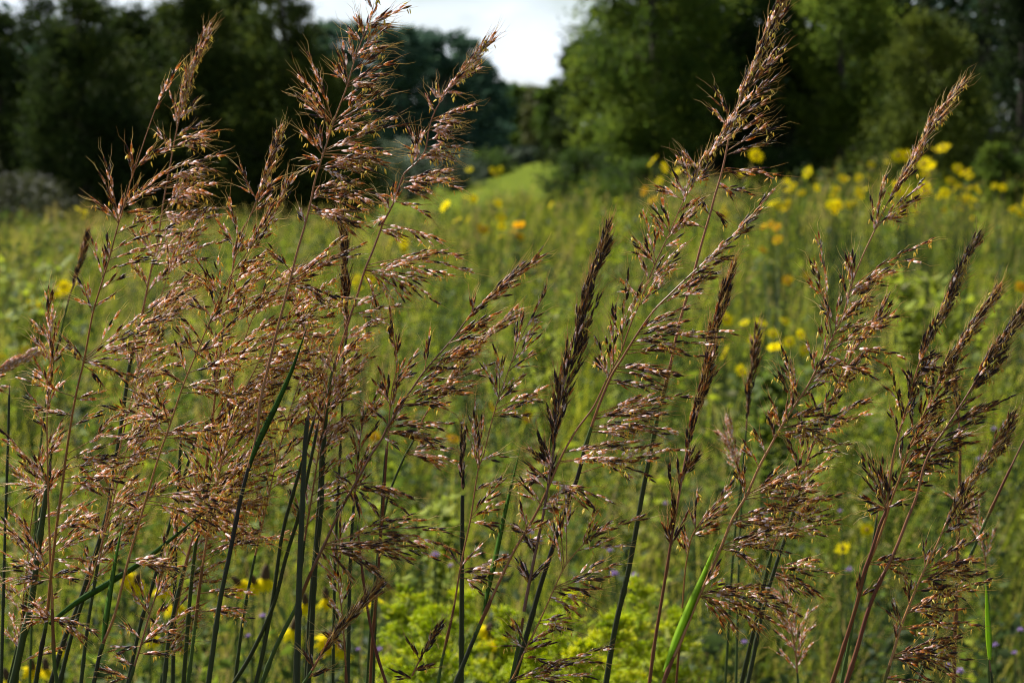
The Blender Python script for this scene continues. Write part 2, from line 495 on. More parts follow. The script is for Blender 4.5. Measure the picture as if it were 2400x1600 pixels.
# Traced from the photograph: pixel paths of the panicle axes and branch tips, each at its own distance.
TIGHT = dict(rows=(0.06, 0.0, -0.08, 0.08), step=0.0034, pair=0.5, tilt=9, pink=0.05, tone=0.2, anther=0.02, bare=(0.02, 0.15), fill=0.5, spread=7)
DENSE = dict(anther=0.3, tone=0.45, pink=0.22)
STALKS = [
 dict(label="tall sharp brown plume at the far left, bent tip just under the blurred plume", d=1.19, split=1440, r=.0010, rc=.0013, ct=[0.9, 0.05, 0.1, .3], axt=.5,
  ax=[(408,165),(385,215),(365,255),(345,310),(325,370),(305,430),(288,490),(272,545),(258,599),(234,678),(217,737),(198,840),(183,902),(169,974),(155,1067),(148,1122),(133,1232),(119,1353),(109,1456),(97,1520),(84,1600)],
  br=[(420,305,335,.02,1),(396,400,338,None,2),(478,432,372,None,2),(490,378,435,None,1),(497,372,490,None,1),(525,245,362,.05,1,.2),(525,213,455,None,1,.3),(528,290,455),(550,365,500,None,2),(590,418,525),(610,397,568,None,2),
   (640,378,608),(655,212,548,.05,1,.3),(612,248,550,None,1,.2),(680,292,645,None,2),(737,184,640,.05,1,.3),(722,178,698),(720,268,690),(840,440,676,.06,3,.25),(845,382,738,.06,3),(845,372,800,.05,3),(848,320,838,.05,2),(850,332,888,.1,3),
   (856,246,902,.14,1,.3),(842,142,786,.04,1,.5),(850,178,815,None,1,.4),(930,36,878,-.02,2,.35),(974,72,955,None,1,.3),(935,248,915,None,1),(1065,352,970,.05,4),(1080,345,1012,.05,3),(1100,352,1062,.05,3),(1122,325,1120,.06,3),(1128,272,1152,.06,3),
   (1180,262,1090,None,2),(1232,238,1205,None,2),(1236,242,1242,None,1),(1000,250,960,None,2),(1260,225,1160,None,2)],
  leaf=[([(115,1462),(175,1415),(262,1362),(335,1315),(405,1260),(450,1222),(486,1190)],17,.1)]),
 dict(label="upright russet plume speckled with yellow at the left edge, behind the folded leaf", d=1.215, split=1420, r=.0009, rc=.0011, ct=[.95,.9,.5], axt=.7,
  ax=[(112,690),(113,740),(117,780),(119,840),(114,920),(110,978),(111,1067),(112,1129),(115,1232),(119,1353),(122,1404),(127,1542),(134,1600)],
  opt=dict(anther=.3, pink=.3),
  br=[(800,72,742,.02,2),(850,70,780,.02,2),(900,78,838,None,2),(860,140,740,.02,2),(930,130,850,None,1),(960,58,925),(1020,80,955,None,2),(980,145,880,None,2),(1050,150,975,None,2),
   (1135,-5,992,.03,3,.3),(1137,40,1075,None,2,.2),(1138,8,1128,None,2),(1142,66,1166,.1,1),(1139,75,1060,None,2),(1142,160,1080,None,2),(1350,-6,1205,.03,3,.3),(1352,48,1210,.03,2,.3),(1352,-4,1292,.05,2,.3),(1355,4,1352,.08,3),(1357,32,1384,.12,2),(1352,182,1335,None,2),(1354,186,1356,None,2),
   (1300,245,1240,.05,3),(1310,262,1312,.05,2),(1290,240,1200,.05,2),(1450,38,1415,.05,3),(1452,62,1460,.1,2),(1450,240,1482,.12,3),(1452,205,1505,.14,2),(1450,70,1400,.05,2)],
  auto=[(6,700,900,70,110,.5,4,16)]),
 dict(label="soft out-of-focus plume rising behind the sharp left one, highest tip against the dark cedars", name="grass_stalk", d=1.36, split=760, r=.0008, rc=.0014, ct=[.3,.35,.2], axt=.6, tip=150,
  ax=[(486,72),(470,115),(448,165),(440,200),(431,234),(422,270),(413,310),(406,345),(400,380),(393,413),(382,480),(370,560),(350,650),(328,760),(307,840),(296,909),(282,1009),(262,1130),(248,1215),(190,1400),(150,1500),(120,1600)],
  opt=dict(pink=.5, tone=.42, anther=.32, fill=.8),
  br=[(320,482,285,.03,2),(280,464,228,.02,2),(330,525,302,.06,3),(345,482,330,.05,3),(400,528,358,.05,3),(410,485,412,.05,3),(420,488,392,.05,3),(440,516,428,.04,3),(455,482,448,.05,3),(470,455,480,.1,3),(500,440,512,.1,3),(520,525,505,.05,3),
   (300,400,212,.03,1),(360,368,300,.02,1,.3),(560,470,540,.05,3),(590,480,575,.06,3),(620,460,610,.06,3)],
  auto=[(18,500,960,100,160,.75,25,70),(16,90,300,60,110,.6,4,13)]),
 dict(label="slender rust-red plume between the blurred left plume and the tallest one left of centre", d=1.25, split=1050, r=.0008, rc=.0011, ct=[.95,.6,.4], axt=.6,
  ax=[(657,312),(641,350),(620,410),(603,465),(585,510),(566,545),(552,600),(540,660),(528,740),(516,830),(505,920),(490,1050),(470,1200),(450,1350),(430,1600)],
  opt=dict(pink=.2, tone=.45, anther=.25),
  br=[(455,648,375,.02,2),(470,560,385,.02,2),(480,640,420,None,2),(500,640,460,None,2),(560,533,455,.02,2),(585,507,510,.03,1,.3),(600,620,530,None,2),(640,632,590,None,2)],
  auto=[(8,330,480,50,90,.5,5,14),(24,640,1060,100,170,.75,20,65)]),
 dict(label="dense golden-brown plume left of the tallest bare stem, narrow green leaf at its base", d=1.2, split=1500, r=.0009, rc=.0012, ct=[.9,.05,.15,.3], axt=.75,
  ax=[(680,428),(660,462),(637,505),(610,545),(590,575),(566,610),(544,640),(517,690),(496,743),(478,785),(461,826),(441,874),(427,909),(405,975),(389,1022),(375,1060),(344,1163),(300,1315),(269,1439),(238,1518),(220,1600)],
  opt=DENSE,
  br=[(560,645,470,None,3),(600,640,520,None,3),(640,560,520,.03,3),(690,425,628,.05,2,.3),(700,460,600,.04,2,.3),(690,505,595,.03,1),(720,478,640,None,2),(745,445,690,.03,1),(760,560,710,None,3),(770,590,650,None,4),(800,420,735,.02,2,.3),(830,405,760,None,2,.3),
   (826,520,805,.04,2),(840,565,740,.04,4),(874,590,830,.05,4),(880,410,790,.03,2),(900,378,860,.05,2,.25),(909,560,880,.05,4),(920,590,930,.04,4),(975,300,905,-.04,3,.15),(985,230,945,-.05,3,.1),(1000,360,890,.02,2,.3),(1020,330,955,.03,2,.3),(1015,480,990,.06,4),(1022,560,1000,.05,3),(1025,500,1050,.08,3),
   (1163,570,1200,.1,5),(1168,560,1145,.07,5),(1172,600,1250,.1,4),(1180,520,1235,.12,4),(1160,470,1100,.05,3),(1315,420,1350,.12,4),(1318,440,1330,.1,4),(1312,410,1310,.05,2),(1200,300,1180,.05,1,.2),(1172,370,1128,.03,1,.3)],
  auto=[(6,450,600,60,95,.55,6,18)],
  leaf=[([(238,1520),(247,1450),(258,1380),(272,1300),(282,1250),(290,1215)],17,.42)]),
 dict(label="thick tangle-forming plume full of yellow anthers just left of the long bare orange stem", d=1.235, split=1330, r=.0008, rc=.001, ct=[.85,.85,.6], axt=.8,
  ax=[(708,690),(680,735),(650,780),(620,825),(590,880),(562,940),(540,1000),(520,1080),(505,1150),(489,1239),(475,1325),(461,1432),(444,1577),(440,1600)],
  opt=dict(anther=.45, tone=.48, pink=.25),
  br=[(1432,604,1452,.12,3),(1390,600,1385,.06,3),(1240,612,1262,.08,3)],
  auto=[(36,720,1240,110,190,.85,18,60),(14,1100,1330,120,190,.9,40,80)]),
 dict(label="second tangled brown plume woven through the dense clump beneath the dark central spike", d=1.27, split=1320, r=.0008, rc=.0012, ct=[.3,.4,.35], axt=.5,
  ax=[(640,640),(610,700),(582,770),(556,850),(536,930),(516,1020),(500,1100),(470,1200),(440,1300),(415,1400),(395,1500),(385,1600)],
  opt=dict(anther=.4, tone=.45, pink=.3),
  auto=[(38,660,1300,110,180,.8,20,65)]),
 dict(label="tallest open plume left of centre, tip against the sky, dark narrow leaf on its stem", d=1.2, split=1100, r=.0011, rc=.0013, ct=[.05,.02,.1,.3], axt=.62, tip=160,
  ax=[(905,-70),(886,0),(875,30),(862,59),(850,90),(838,121),(825,162),(814,200),(803,230),(793,255),(784,280),(776,303),(766,335),(755,369),(738,424),(727,479),(714,530),(696,592),(678,664),(652,764),(631,850),(610,940),(602,1019),(582,1096),(561,1183),(541,1285),(515,1412),(490,1590)],
  opt=dict(pink=.34, tone=.36, anther=.22),
  br=[(20,925,-60),(30,850,-50,.03,1),(59,965,8,.05,2),(70,915,22,.05,2),(72,930,58,.08,3),(85,833,38,.03,3),(100,815,60,.02,2),(121,915,62,.05,3),(130,920,100,.05,3),(195,925,140,.06,3),(200,918,165,.06,3),(204,895,188,.08,3),(170,900,125,.05,3),(198,803,90,.03,3),(202,786,150,.03,3),(150,815,85,.02,2),(140,880,85,.03,2),
   (288,718,112,.04,2,.3),(285,694,168,.05,3,.3),(288,690,215,.06,2,.25),(292,712,245,.08,2),(240,838,215,.03,1,.3),(285,892,205,.05,3),(292,920,212,.05,3),(300,885,258,.08,3),(310,852,290,.12,3),(330,768,282,.04,2,.1),
   (365,708,302,.03,2,.3),(360,742,280,.03,1,.2),(352,884,300,.08,3,.2),(356,965,283,.07,3,.25),(358,925,358,.1,3),(362,918,385,.1,3),(368,893,402,.12,4),(392,868,360,.06,3),(395,850,398,.08,2),(392,822,432,.12,3),(385,724,392,.05,2),(376,722,370,.05,1),
   (450,925,455,.08,4),(455,905,480,.1,3),(460,870,498,.1,3),(440,832,425,.06,2),(470,765,440,.03,2),(478,752,500,.05,2),(490,858,508,.08,4),(495,860,532,.09,4),(500,882,532,.05,3),(525,705,500,.05,2,.1),
   (660,868,562,.05,4,.3),(655,820,545,.05,2),(664,815,585,.05,3),(668,808,700,.14,3,.2),(670,772,708,.12,1,.25),(666,742,640,.06,1),(640,624,568,.06,1,.5)],
  leaf=[([(583,1100),(596,1060),(618,1010),(645,955),(668,905),(686,862),(704,812),(716,778),(725,752)],15,.1)]),
 dict(label="soft drooping plume before the far pines, just right of the tallest plume", d=1.3, split=830, r=.0009, rc=.0015, ct=[.85,.4,.35,.3], axt=.35, tip=160,
  ax=[(1152,88),(1126,118),(1099,152),(1073,182),(1048,210),(1028,245),(1013,276),(1003,315),(996,355),(972,385),(948,406),(935,440),(924,472),(910,500),(896,527),(889,547),(872,592),(855,633),(838,690),(820,744),(793,830),(772,909),(762,1000),(756,1100),(752,1198),(738,1336),(727,1542),(722,1600)],
  opt=dict(pink=.42, tone=.4, anther=.28),
  br=[(195,1135,150,.03,3),(215,1070,215,.05,2),(240,1024,195,.02,1,.3),(262,1000,228,.02,1,.3),(280,1122,243,.05,3),(285,1082,278,.06,3),(300,1075,290,.06,3),(305,1062,312,.1,3),(330,1060,318,.06,3),(345,1090,342,.05,3),(352,1080,366,.06,3),(358,1050,380,.1,3),(375,1055,360,.05,3),
   (372,955,293,.03,2,.2),(365,955,345,.05,1),(390,992,300,.05,1,.3),(420,1064,398,.05,3),(425,1088,436,.06,4),(430,1062,418,.06,3),(440,1010,462,.1,3),(472,1018,506,.1,2,.3),(478,925,428,.03,1),(490,885,458,.03,1),(505,882,520,.1,1),
   (527,1046,566,.12,3,.2),(535,960,560,.1,2),(540,940,560,.1,2),(622,1120,636,.18,3,.35),(628,1072,645,.14,3),(632,1038,716,.2,3,.3),(632,962,706,.15,3),(636,1010,655,.12,2),(640,885,730,.1,2,.2),(640,1000,690,.15,2)],
  auto=[(12,110,220,50,90,.6,5,14),(16,700,1060,70,140,.75,15,60)]),
 dict(label="dark narrow closed spike standing upright between the tallest plume and the drooping plume", d=1.33, split=790, r=.0008, rc=.0009, ct=[.3,.4], axt=.2, tip=120,
  ax=[(798,505),(801,545),(805,590),(808,640),(811,700),(813,770),(806,850),(800,1000),(786,1300),(780,1600)], opt=TIGHT,
  auto=[(26,530,780,70,120,.5,2,9)]),
 dict(label="russet plume in the middle leaning hard, long arching branches low on its red stem", d=1.2, split=1330, r=.0010, rc=.0012, ct=[.98,.8,.6,.55], axt=.18, tip=130,
  ax=[(1262,597),(1235,622),(1200,650),(1160,685),(1117,723),(1092,752),(1068,785),(1045,812),(1020,840),(1003,860),(986,881),(965,912),(944,943),(925,973),(907,1002),(896,1026),(869,1067),(848,1105),(827,1143),(793,1205),(758,1280),(731,1336),(696,1418),(662,1484),(638,1535),(614,1600)],
  opt=dict(pink=.12, tone=.36, anther=.1, spread=14, fill=.75),
  br=[(690,1245,620,.03,3),(715,1220,660,.02,3),(735,1110,700,.03,1),(785,1180,722,.02,3),(792,1165,738,.02,3),(805,1145,775,.05,3),(845,1148,792,.03,4),(855,1130,825,.05,4),(862,1066,866,.1,3),(870,1008,765,-.03,1,.5),(885,1100,812,.04,3),(905,1035,880,.05,2),
   (932,1088,885,.04,4),(940,1115,905,.05,5),(948,1068,945,.06,3),(955,1052,930,.06,3),(985,948,975,.05,2),(1002,1080,992,.1,4,.2),(1015,1045,1030,.12,4),(1010,965,1015,.05,3),(1020,1055,1050,.2,3),(1022,935,1045,.08,2),(985,942,930,.03,1),(900,1090,850,.05,2),
   (1140,782,1108,.02,3,.2),(1146,770,1168,-.05,2,.2),(1150,790,1195,.1,1),(1138,980,1168,.15,4,.25),(1142,972,1203,.14,3),(1142,892,1212,.12,2),(1145,848,1210,.1,2),(1135,850,1130,.05,2),
   (1277,1096,1290,.22,4,.35),(1278,1040,1308,.17,4,.25),(1275,1062,1238,.12,2,.45),(1279,978,1312,.15,4,.2),(1282,928,1376,.14,4),(1284,838,1372,.1,2),(1284,900,1330,.12,4),(1280,950,1290,.13,3)],
  auto=[(10,610,760,50,100,.6,4,12)],
  leaf=[([(645,1520),(672,1462),(700,1408),(718,1375)],9,.75)]),
 dict(label="small airy plume between the leaning russet plume and the black closed spike", d=1.19, split=1420, r=.0006, rc=.0008, ct=[.95,.9,.6], axt=.55,
  ax=[(1277,685),(1266,708),(1252,733),(1236,762),(1221,792),(1210,820),(1200,845),(1184,890),(1168,933),(1158,968),(1148,1005),(1134,1064),(1120,1105),(1103,1215),(1086,1294),(1075,1353),(1062,1432),(1037,1542),(1027,1600)],
  opt=dict(pink=.35, tone=.36, anther=.16, fill=.45),
  br=[(760,1270,735,.03,2),(800,1258,765,.03,2),(838,1226,720,.02,1,.4),(850,1276,778,.04,2),(870,1262,818,.05,2),(930,1128,842,.06,2,.15),(925,1163,798,.05,1,.5),(930,1235,865,.03,1),(960,1294,902,.04,3),(970,1262,935,.06,2),(975,1252,972,.06,2),(945,1215,890,.03,2),
   (1095,1108,930,.03,3,.2),(1100,1082,980,.05,3,.2),(1092,1130,965,.02,2,.2),(1078,1185,1062,.06,1),(1150,1172,1118,.02,2),(1210,1186,1112,.03,1,.3),(1215,1192,1165,.05,2,.3),(1222,1168,1228,.05,2),(1325,1042,1285,.05,1),(1330,1130,1275,.04,2),(1335,1206,1320,.06,3),(1342,1196,1345,.07,3),(1352,1175,1385,.1,3)]),
 dict(label="thick black-brown closed spike in the centre, darkest and densest of all the seed heads", d=1.19, split=1440, r=.0011, rc=.001, ct=[.95,.6,.5], axt=.15, tip=120,
  ax=[(1428,530),(1426,545),(1416,570),(1407,595),(1394,635),(1379,675),(1368,722),(1358,771),(1350,805),(1341,840),(1330,872),(1320,902),(1311,948),(1303,995),(1296,1067),(1293,1080),(1276,1191),(1259,1274),(1241,1363),(1228,1432),(1220,1490),(1208,1545),(1197,1600)],
  opt=dict(TIGHT, pink=.1, fill=.8, tone=.12),
  auto=[(22,560,820,90,150,.55,3,10),(20,800,1060,100,165,.55,5,18)],
  br=[(1090,1254,1003,.02,2),(1095,1240,1050,.03,2),(1100,1268,1020,.02,2),(1130,1222,1075,.03,2),(1140,1300,1060,.03,2),(1363,1210,1300,.03,2,.1),(1360,1290,1310,.03,2),(1365,1220,1330,.03,2),(1300,1225,1250,.03,2)]),
 dict(label="very tall plume before the dark trees, leaving the frame's top, on a thick green stem", d=1.22, split=860, r=.0010, rc=.0014, ct=[.9,.55,.3,.3], axt=.55, tip=150,
  ax=[(1880,-75),(1860,-30),(1831,0),(1815,40),(1799,79),(1783,112),(1768,148),(1752,185),(1737,224),(1725,255),(1713,286),(1706,335),(1696,386),(1686,425),(1675,461),(1665,500),(1655,534),(1642,580),(1630,626),(1606,709),(1589,771),(1575,840),(1558,909),(1544,964),(1531,1026),(1520,1081),(1503,1170),(1486,1267),(1469,1353),(1441,1473),(1420,1600)],
  opt=dict(pink=.2, tone=.33, anther=.2, spread=12),
  br=[(240,1848,100,.02,4),(262,1830,172,.03,3),(290,1806,232,.04,3),(285,1670,198,.03,2,.3),(300,1665,250,.03,2),(355,1830,290,.06,3,.35),(365,1822,328,.06,2,.3),(330,1790,262,.04,2),(300,1775,240,.03,3),(405,1838,410,.12,3,.4),(440,1778,462,.14,2,.4),(430,1720,460,.1,1),(395,1712,400,.05,1),(490,1700,520,.1,1,.5),(535,1600,520,.05,1,.4),(505,1640,470,.03,1)],
  auto=[(22,-40,250,90,150,.55,3,10)]),
 dict(label="broad airy plume with pale lilac spikelets, its tip overlapping the very tall plume", d=1.19, split=1400, r=.0009, rc=.0012, ct=[.98,.9,.1,.2], axt=.55, tip=140,
  ax=[(1722,275),(1710,295),(1699,312),(1672,350),(1644,390),(1623,431),(1607,462),(1592,492),(1571,543),(1554,578),(1533,624),(1520,657),(1508,686),(1496,716),(1475,768),(1455,826),(1440,856),(1424,885),(1393,950),(1370,982),(1348,1012),(1317,1067),(1286,1139),(1262,1191),(1234,1242),(1199,1301),(1151,1404),(1110,1497),(1068,1600)],
  opt=dict(pink=.42, tone=.32, anther=.3),
  br=[(400,1598,355,.02,2),(430,1590,365,.02,3),(462,1575,390,.02,2),(470,1530,430,.03,1,.3),(545,1548,452,.03,2,.25),(545,1528,475,.04,2,.25),(540,1650,470,.03,3),(560,1640,490,.03,2),(560,1535,520,.03,1),(580,1600,552,.04,2),(545,1625,500,.03,2),(615,1502,485,.03,2,.3),(618,1475,550,.04,3,.25),(622,1508,560,.03,2),
   (660,1492,580,.03,2),(655,1612,560,.04,3),(668,1598,590,.04,3),(690,1590,622,.04,2),(720,1565,655,.04,2),(700,1450,655,.03,2),(820,1476,618,.03,4,.2),(860,1440,705,.02,3,.2),(870,1424,780,.02,2),(885,1396,782,.03,2,.1),(880,1402,835,.03,2),
   (430,1655,400,.03,3),(360,1690,320,.03,3),(500,1655,455,.03,2),(1080,1546,1122,.14,4,.2),(1085,1490,1075,.08,3),(1130,1448,1182,.12,4,.1),(1060,1418,1050,.05,3),(1100,1202,1142,-.05,3,.1),(1110,1235,1050,.03,2),(1150,1228,1098,.03,2),(1180,1212,1115,.03,2),(1190,1335,1140,.04,3),
   (1195,1325,1190,.06,3),(1242,1220,1170,.03,2),(1245,1205,1240,.03,1),(1250,1300,1215,.04,2),(1300,1170,1310,.04,2),(1270,1265,1260,.05,3)],
  auto=[(10,290,480,60,100,.5,4,13)],
  leaf=[([(1132,1440),(1144,1380),(1162,1300),(1180,1215),(1200,1130),(1212,1080),(1224,1030)],13,.4)]),
 dict(label="plum-brown plume with long horizontal branches and black lower stem, right of the thick closed spike", d=1.2, split=1000, r=.0009, rc=.0013, ct=[.6,.05,.0,.02,.2], axt=.45, tip=90,
  ax=[(1800,455),(1775,490),(1745,520),(1715,555),(1690,580),(1660,605),(1628,635),(1598,663),(1570,690),(1534,726),(1503,768),(1475,812),(1455,845),(1434,878),(1413,926),(1398,965),(1386,1000),(1369,1057),(1352,1122),(1320,1208),(1286,1311),(1265,1377),(1245,1449),(1228,1511),(1203,1600)],
  opt=dict(pink=.32, tone=.3, anther=.12, spread=13, fill=.75),
  br=[(545,1790,480,.03,3),(560,1760,528,.04,3),(600,1742,550,.03,3),(612,1722,602,.06,2),(655,1710,600,.03,4),(640,1712,570,.03,3),(678,1695,630,.04,4),(715,1655,668,.03,3),(700,1665,640,.03,3),(775,1625,712,.03,4),(780,1628,750,.05,4),(785,1592,768,.05,3),(800,1570,788,.06,4),
   (805,1738,775,.08,3,.4),(810,1692,810,.08,2,.4),(820,1662,836,.08,2,.35),(830,1602,822,.06,3),(860,1592,872,.08,4,.2),(865,1605,880,.1,3),(870,1570,905,.1,3),(900,1560,910,.12,3),(970,1630,922,.07,4,.25),(975,1568,942,.06,4),(980,1575,968,.05,4),(985,1520,950,.05,4),(1000,1598,1012,.1,4),(1005,1545,1008,.06,4),(1012,1490,1018,.06,3),
   (1050,1510,1030,.05,3),(890,1475,900,.04,2),(1110,1620,1045,.05,3,.45)]),
 dict(label="low small plume with yellow anthers, crossing the black stem above the goldenrod", d=1.17, split=1590, r=.0006, rc=.001, ct=.3, axt=.85, tip=60,
  ax=[(1498,1215),(1450,1230),(1400,1250),(1372,1270),(1340,1305),(1317,1339),(1290,1398),(1262,1460),(1228,1528),(1207,1577),(1195,1600)],
  opt=dict(pink=.25, tone=.42, anther=.35),
  br=[(1290,1470,1278,.1,2),(1275,1400,1185,.02,1),(1285,1440,1215,.04,2),(1330,1300,1150,.02,2,.5),(1320,1330,1130,.02,1,.5),(1335,1290,1215,.03,2),(1375,1468,1312,.04,3,.25),(1380,1422,1380,.06,3),(1385,1395,1418,.12,2),(1378,1440,1345,.05,3),(1400,1372,1440,.1,2),(1455,1342,1440,.05,2),(1460,1345,1470,.05,2),
   (1510,1305,1465,.04,2),(1515,1198,1440,.03,2,.2),(1520,1180,1480,.04,2),(1540,1320,1560,.08,2),(1530,1310,1500,.04,2),(1590,1440,1512,.05,3,.3),(1595,1412,1582,.06,3,.3),(1595,1350,1555,.05,2)]),
 dict(label="long olive-brown closed spike right of the plum-brown plume, leaning slightly, on a reddish stem", d=1.24, split=1230, r=.0009, rc=.0009, ct=[.98,.95,.95], axt=.4, tip=140,
  ax=[(1716,625),(1706,660),(1696,690),(1679,754),(1662,823),(1651,892),(1634,961),(1617,1026),(1603,1094),(1589,1174),(1575,1253),(1565,1318),(1551,1404),(1534,1508),(1522,1600)],
  opt=dict(TIGHT, tone=.3), auto=[(30,650,1060,90,150,.6,2,9)],
  br=[(1225,1568,1080,-.02,2,.1),(1240,1580,1150,.02,2),(1150,1590,1060,.02,1),(1130,1625,1040,.02,3),(1120,1645,1055,.03,3),(1275,1562,1200,.02,2),(1280,1620,1190,.03,2),(1270,1550,1230,.02,1)]),
 dict(label="faint thin olive plume beside the lower stem of the long olive-brown spike", d=1.28, split=1430, r=.0006, rc=.0007, ct=[.95,.9], axt=.7, tip=40,
  ax=[(1712,1130),(1690,1165),(1662,1195),(1640,1225),(1622,1255),(1614,1290),(1606,1336),(1598,1440),(1585,1600)],
  opt=dict(pink=.15, tone=.42, anther=.12), br=[(1230,1712,1150,.03,3),(1240,1708,1180,.04,3),(1250,1690,1215,.04,3),(1255,1685,1240,.05,2),(1240,1635,1140,.02,2),(1290,1600,1230,.02,2),(1300,1590,1260,.03,2)]),
 dict(label="big golden plume right of centre, many hanging anthers, bright green leaf at its base", d=1.21, split=1540, r=.0011, rc=.0012, ct=[.98,.95,.6], axt=.75, tip=120,
  ax=[(2252,200),(2240,215),(2227,235),(2189,289),(2166,326),(2144,362),(2128,396),(2110,431),(2082,472),(2048,544),(2024,595),(2003,647),(1993,678),(1979,730),(1958,778),(1938,816),(1914,864),(1890,909),(1855,961),(1824,1012),(1803,1050),(1779,1094),(1748,1163),(1717,1215),(1689,1284),(1662,1346),(1627,1422),(1596,1501),(1565,1570),(1555,1600)],
  opt=dict(pink=.22, tone=.46, anther=.36),
  br=[(540,2076,398,.03,3,.1),(537,2172,415,.03,3,.15),(525,2128,494,.06,1,.4),(800,1916,535,.04,2,.45),(790,1902,600,.04,2,.35),(770,1922,690,.02,1,.4),(675,2198,553,.08,3,.3),(680,2105,628,.06,3),(682,2085,660,.06,2),(660,1998,600,.02,1),(700,2060,645,.02,4),(710,2055,700,.03,3),(760,2025,700,.03,3),(785,2035,742,.04,3),(800,2112,732,.05,3,.4),(815,2062,780,.05,3),
   (825,2128,832,.1,3,.3),(830,2005,862,.12,2),(850,2072,886,.09,3,.25),(862,1992,910,.1,3),(870,1893,795,.02,1),(880,1950,840,.03,3),(900,1955,870,.04,3),(940,1846,828,.03,3,.2),(945,1812,865,.04,3,.2),(935,1825,800,.02,1,.4),(1000,1798,915,.04,2,.2),(990,1965,935,.06,4),(1005,1990,972,.07,4),(1015,1968,1005,.07,4),(1020,1940,1032,.08,3),(1030,1800,960,.02,2),
   (1065,1770,1000,.02,2),(1095,1738,1020,.03,2),(1165,1728,1070,.03,2,.2),(1160,1905,1082,.06,4),(1162,1952,1090,.07,4),(1165,1920,1140,.08,4),(1170,1905,1168,.08,3),(1168,1742,1085,.02,1),(1215,1885,1180,.08,4),(1220,1880,1240,.1,4),(1225,1960,1160,.06,4,.3),(1230,1760,1225,.05,1),(1280,1835,1228,.07,4),(1285,1890,1250,.1,4),(1288,1865,1292,.12,4),(1285,1800,1335,.14,3),
   (1392,1892,1438,.2,5,.3),(1395,1735,1480,.14,4,.1),(1398,1805,1480,.13,4,.15),(1390,1745,1365,.05,3,.3),(1380,1690,1310,.03,1),(1393,1840,1425,.16,4,.25)],
  auto=[(20,215,480,75,130,.6,3,9),(12,640,1000,70,120,.6,12,35)],
  leaf=[([(1558,1575),(1575,1530),(1598,1470),(1622,1410),(1648,1350),(1668,1300),(1686,1260)],22,.9)]),
 dict(label="darker plume tucked behind the big golden plume, with a dark green lower stem", d=1.29, split=1300, r=.0008, rc=.0013, ct=[.5,.3,.25], axt=.5,
  ax=[(2075,715),(2040,770),(2005,815),(1975,870),(1955,920),(1930,985),(1905,1045),(1875,1120),(1848,1180),(1828,1240),(1805,1310),(1779,1422),(1755,1525),(1738,1600)],
  opt=dict(pink=.15, tone=.34, anther=.3),
  br=[(1335,1942,1402,.12,4),(1340,1902,1398,.1,3),(1330,1968,1345,.06,4),(1240,1960,1182,.05,3),(1250,1975,1220,.05,3)],
  auto=[(14,740,1000,70,120,.6,6,20),(16,980,1290,90,150,.85,15,55)]),
 dict(label="brown plume on a red stem, first of the three slanting by the right edge", d=1.2, split=1190, r=.0009, rc=.0011, ct=[.97,.97,.9], axt=.7, tip=110,
  ax=[(2290,560),(2278,580),(2265,605),(2241,655),(2217,705),(2196,755),(2175,800),(2158,840),(2144,884),(2134,930),(2117,981),(2096,1057),(2086,1120),(2078,1190),(2062,1230),(2045,1285),(2024,1346),(2007,1418),(1972,1532),(1950,1600)],
  opt=dict(pink=.1, tone=.28, anther=.2),
  br=[(850,2208,828,.03,2),(862,2202,856,.05,3),(885,2192,872,.05,3),(900,2182,905,.06,3),(985,2084,858,.04,2,.35),(905,2120,865,.02,2),(940,2140,900,.03,2),(1190,2016,1050,.03,3,.3),(1190,2036,1055,.02,2,.3),(1190,2065,1060,.02,3,.25),(1192,2022,1108,.04,2,.25),(1193,2010,1160,.05,2,.2),(1194,2036,1192,.06,1),(1190,2130,1182,.06,2),(1185,2100,1100,.02,2),
   (1318,2160,1310,.06,3,.4),(1320,2145,1350,.1,2,.3),(1400,2062,1365,.04,2),(1395,2010,1345,.03,1)],
  auto=[(30,580,860,70,120,.55,3,11),(10,860,1060,60,100,.7,10,35)]),
 dict(label="slanting brown plume, middle of the three by the right edge, stem turning green below", d=1.22, split=1300, r=.0009, rc=.001, ct=[.85,.7,.65], axt=.75, tip=100,
  ax=[(2337,680),(2324,700),(2310,722),(2282,757),(2258,795),(2231,836),(2206,877),(2186,926),(2165,971),(2148,1012),(2127,1057),(2110,1115),(2093,1160),(2072,1225),(2051,1284),(2038,1315),(2018,1363),(2003,1422),(1993,1490),(1972,1600)],
  opt=dict(pink=.08, tone=.29, anther=.22),
  br=[(880,2262,858,.03,3),(900,2252,885,.04,3),(960,2228,930,.04,3),(1000,2218,960,.04,3),(1045,2210,1012,.04,4),(1060,2200,1040,.05,4),(1110,2232,1070,.05,4,.2),(1120,2220,1100,.06,3),(1150,2190,1130,.05,3)],
  auto=[(28,700,900,70,125,.6,3,12),(16,900,1120,80,130,.75,8,35)]),
 dict(label="plume slanting out through the right edge with thick dark branches on a dark red stem", d=1.21, split=1340, r=.0011, rc=.0012, ct=[.99,.98,.98], axt=.4, tip=100,
  ax=[(2440,680),(2420,705),(2400,730),(2365,778),(2330,826),(2299,868),(2279,905),(2251,950),(2224,992),(2206,1019),(2186,1047),(2165,1094),(2148,1163),(2127,1215),(2107,1267),(2086,1315),(2062,1363),(2034,1432),(2007,1525),(1983,1600)],
  opt=dict(pink=.06, tone=.24, anther=.14, spread=12),
  br=[(918,2375,802,.02,6),(930,2350,845,.03,5),(962,2302,925,.04,3),(1005,2388,920,.05,5,.2),(1010,2350,935,.05,4),(1035,2312,978,.05,4),(1045,2290,1010,.05,4),(1060,2305,1030,.05,3),(1075,2255,1045,.05,4),(1085,2240,1085,.06,3)],
  auto=[(32,700,900,90,140,.55,3,11)]),
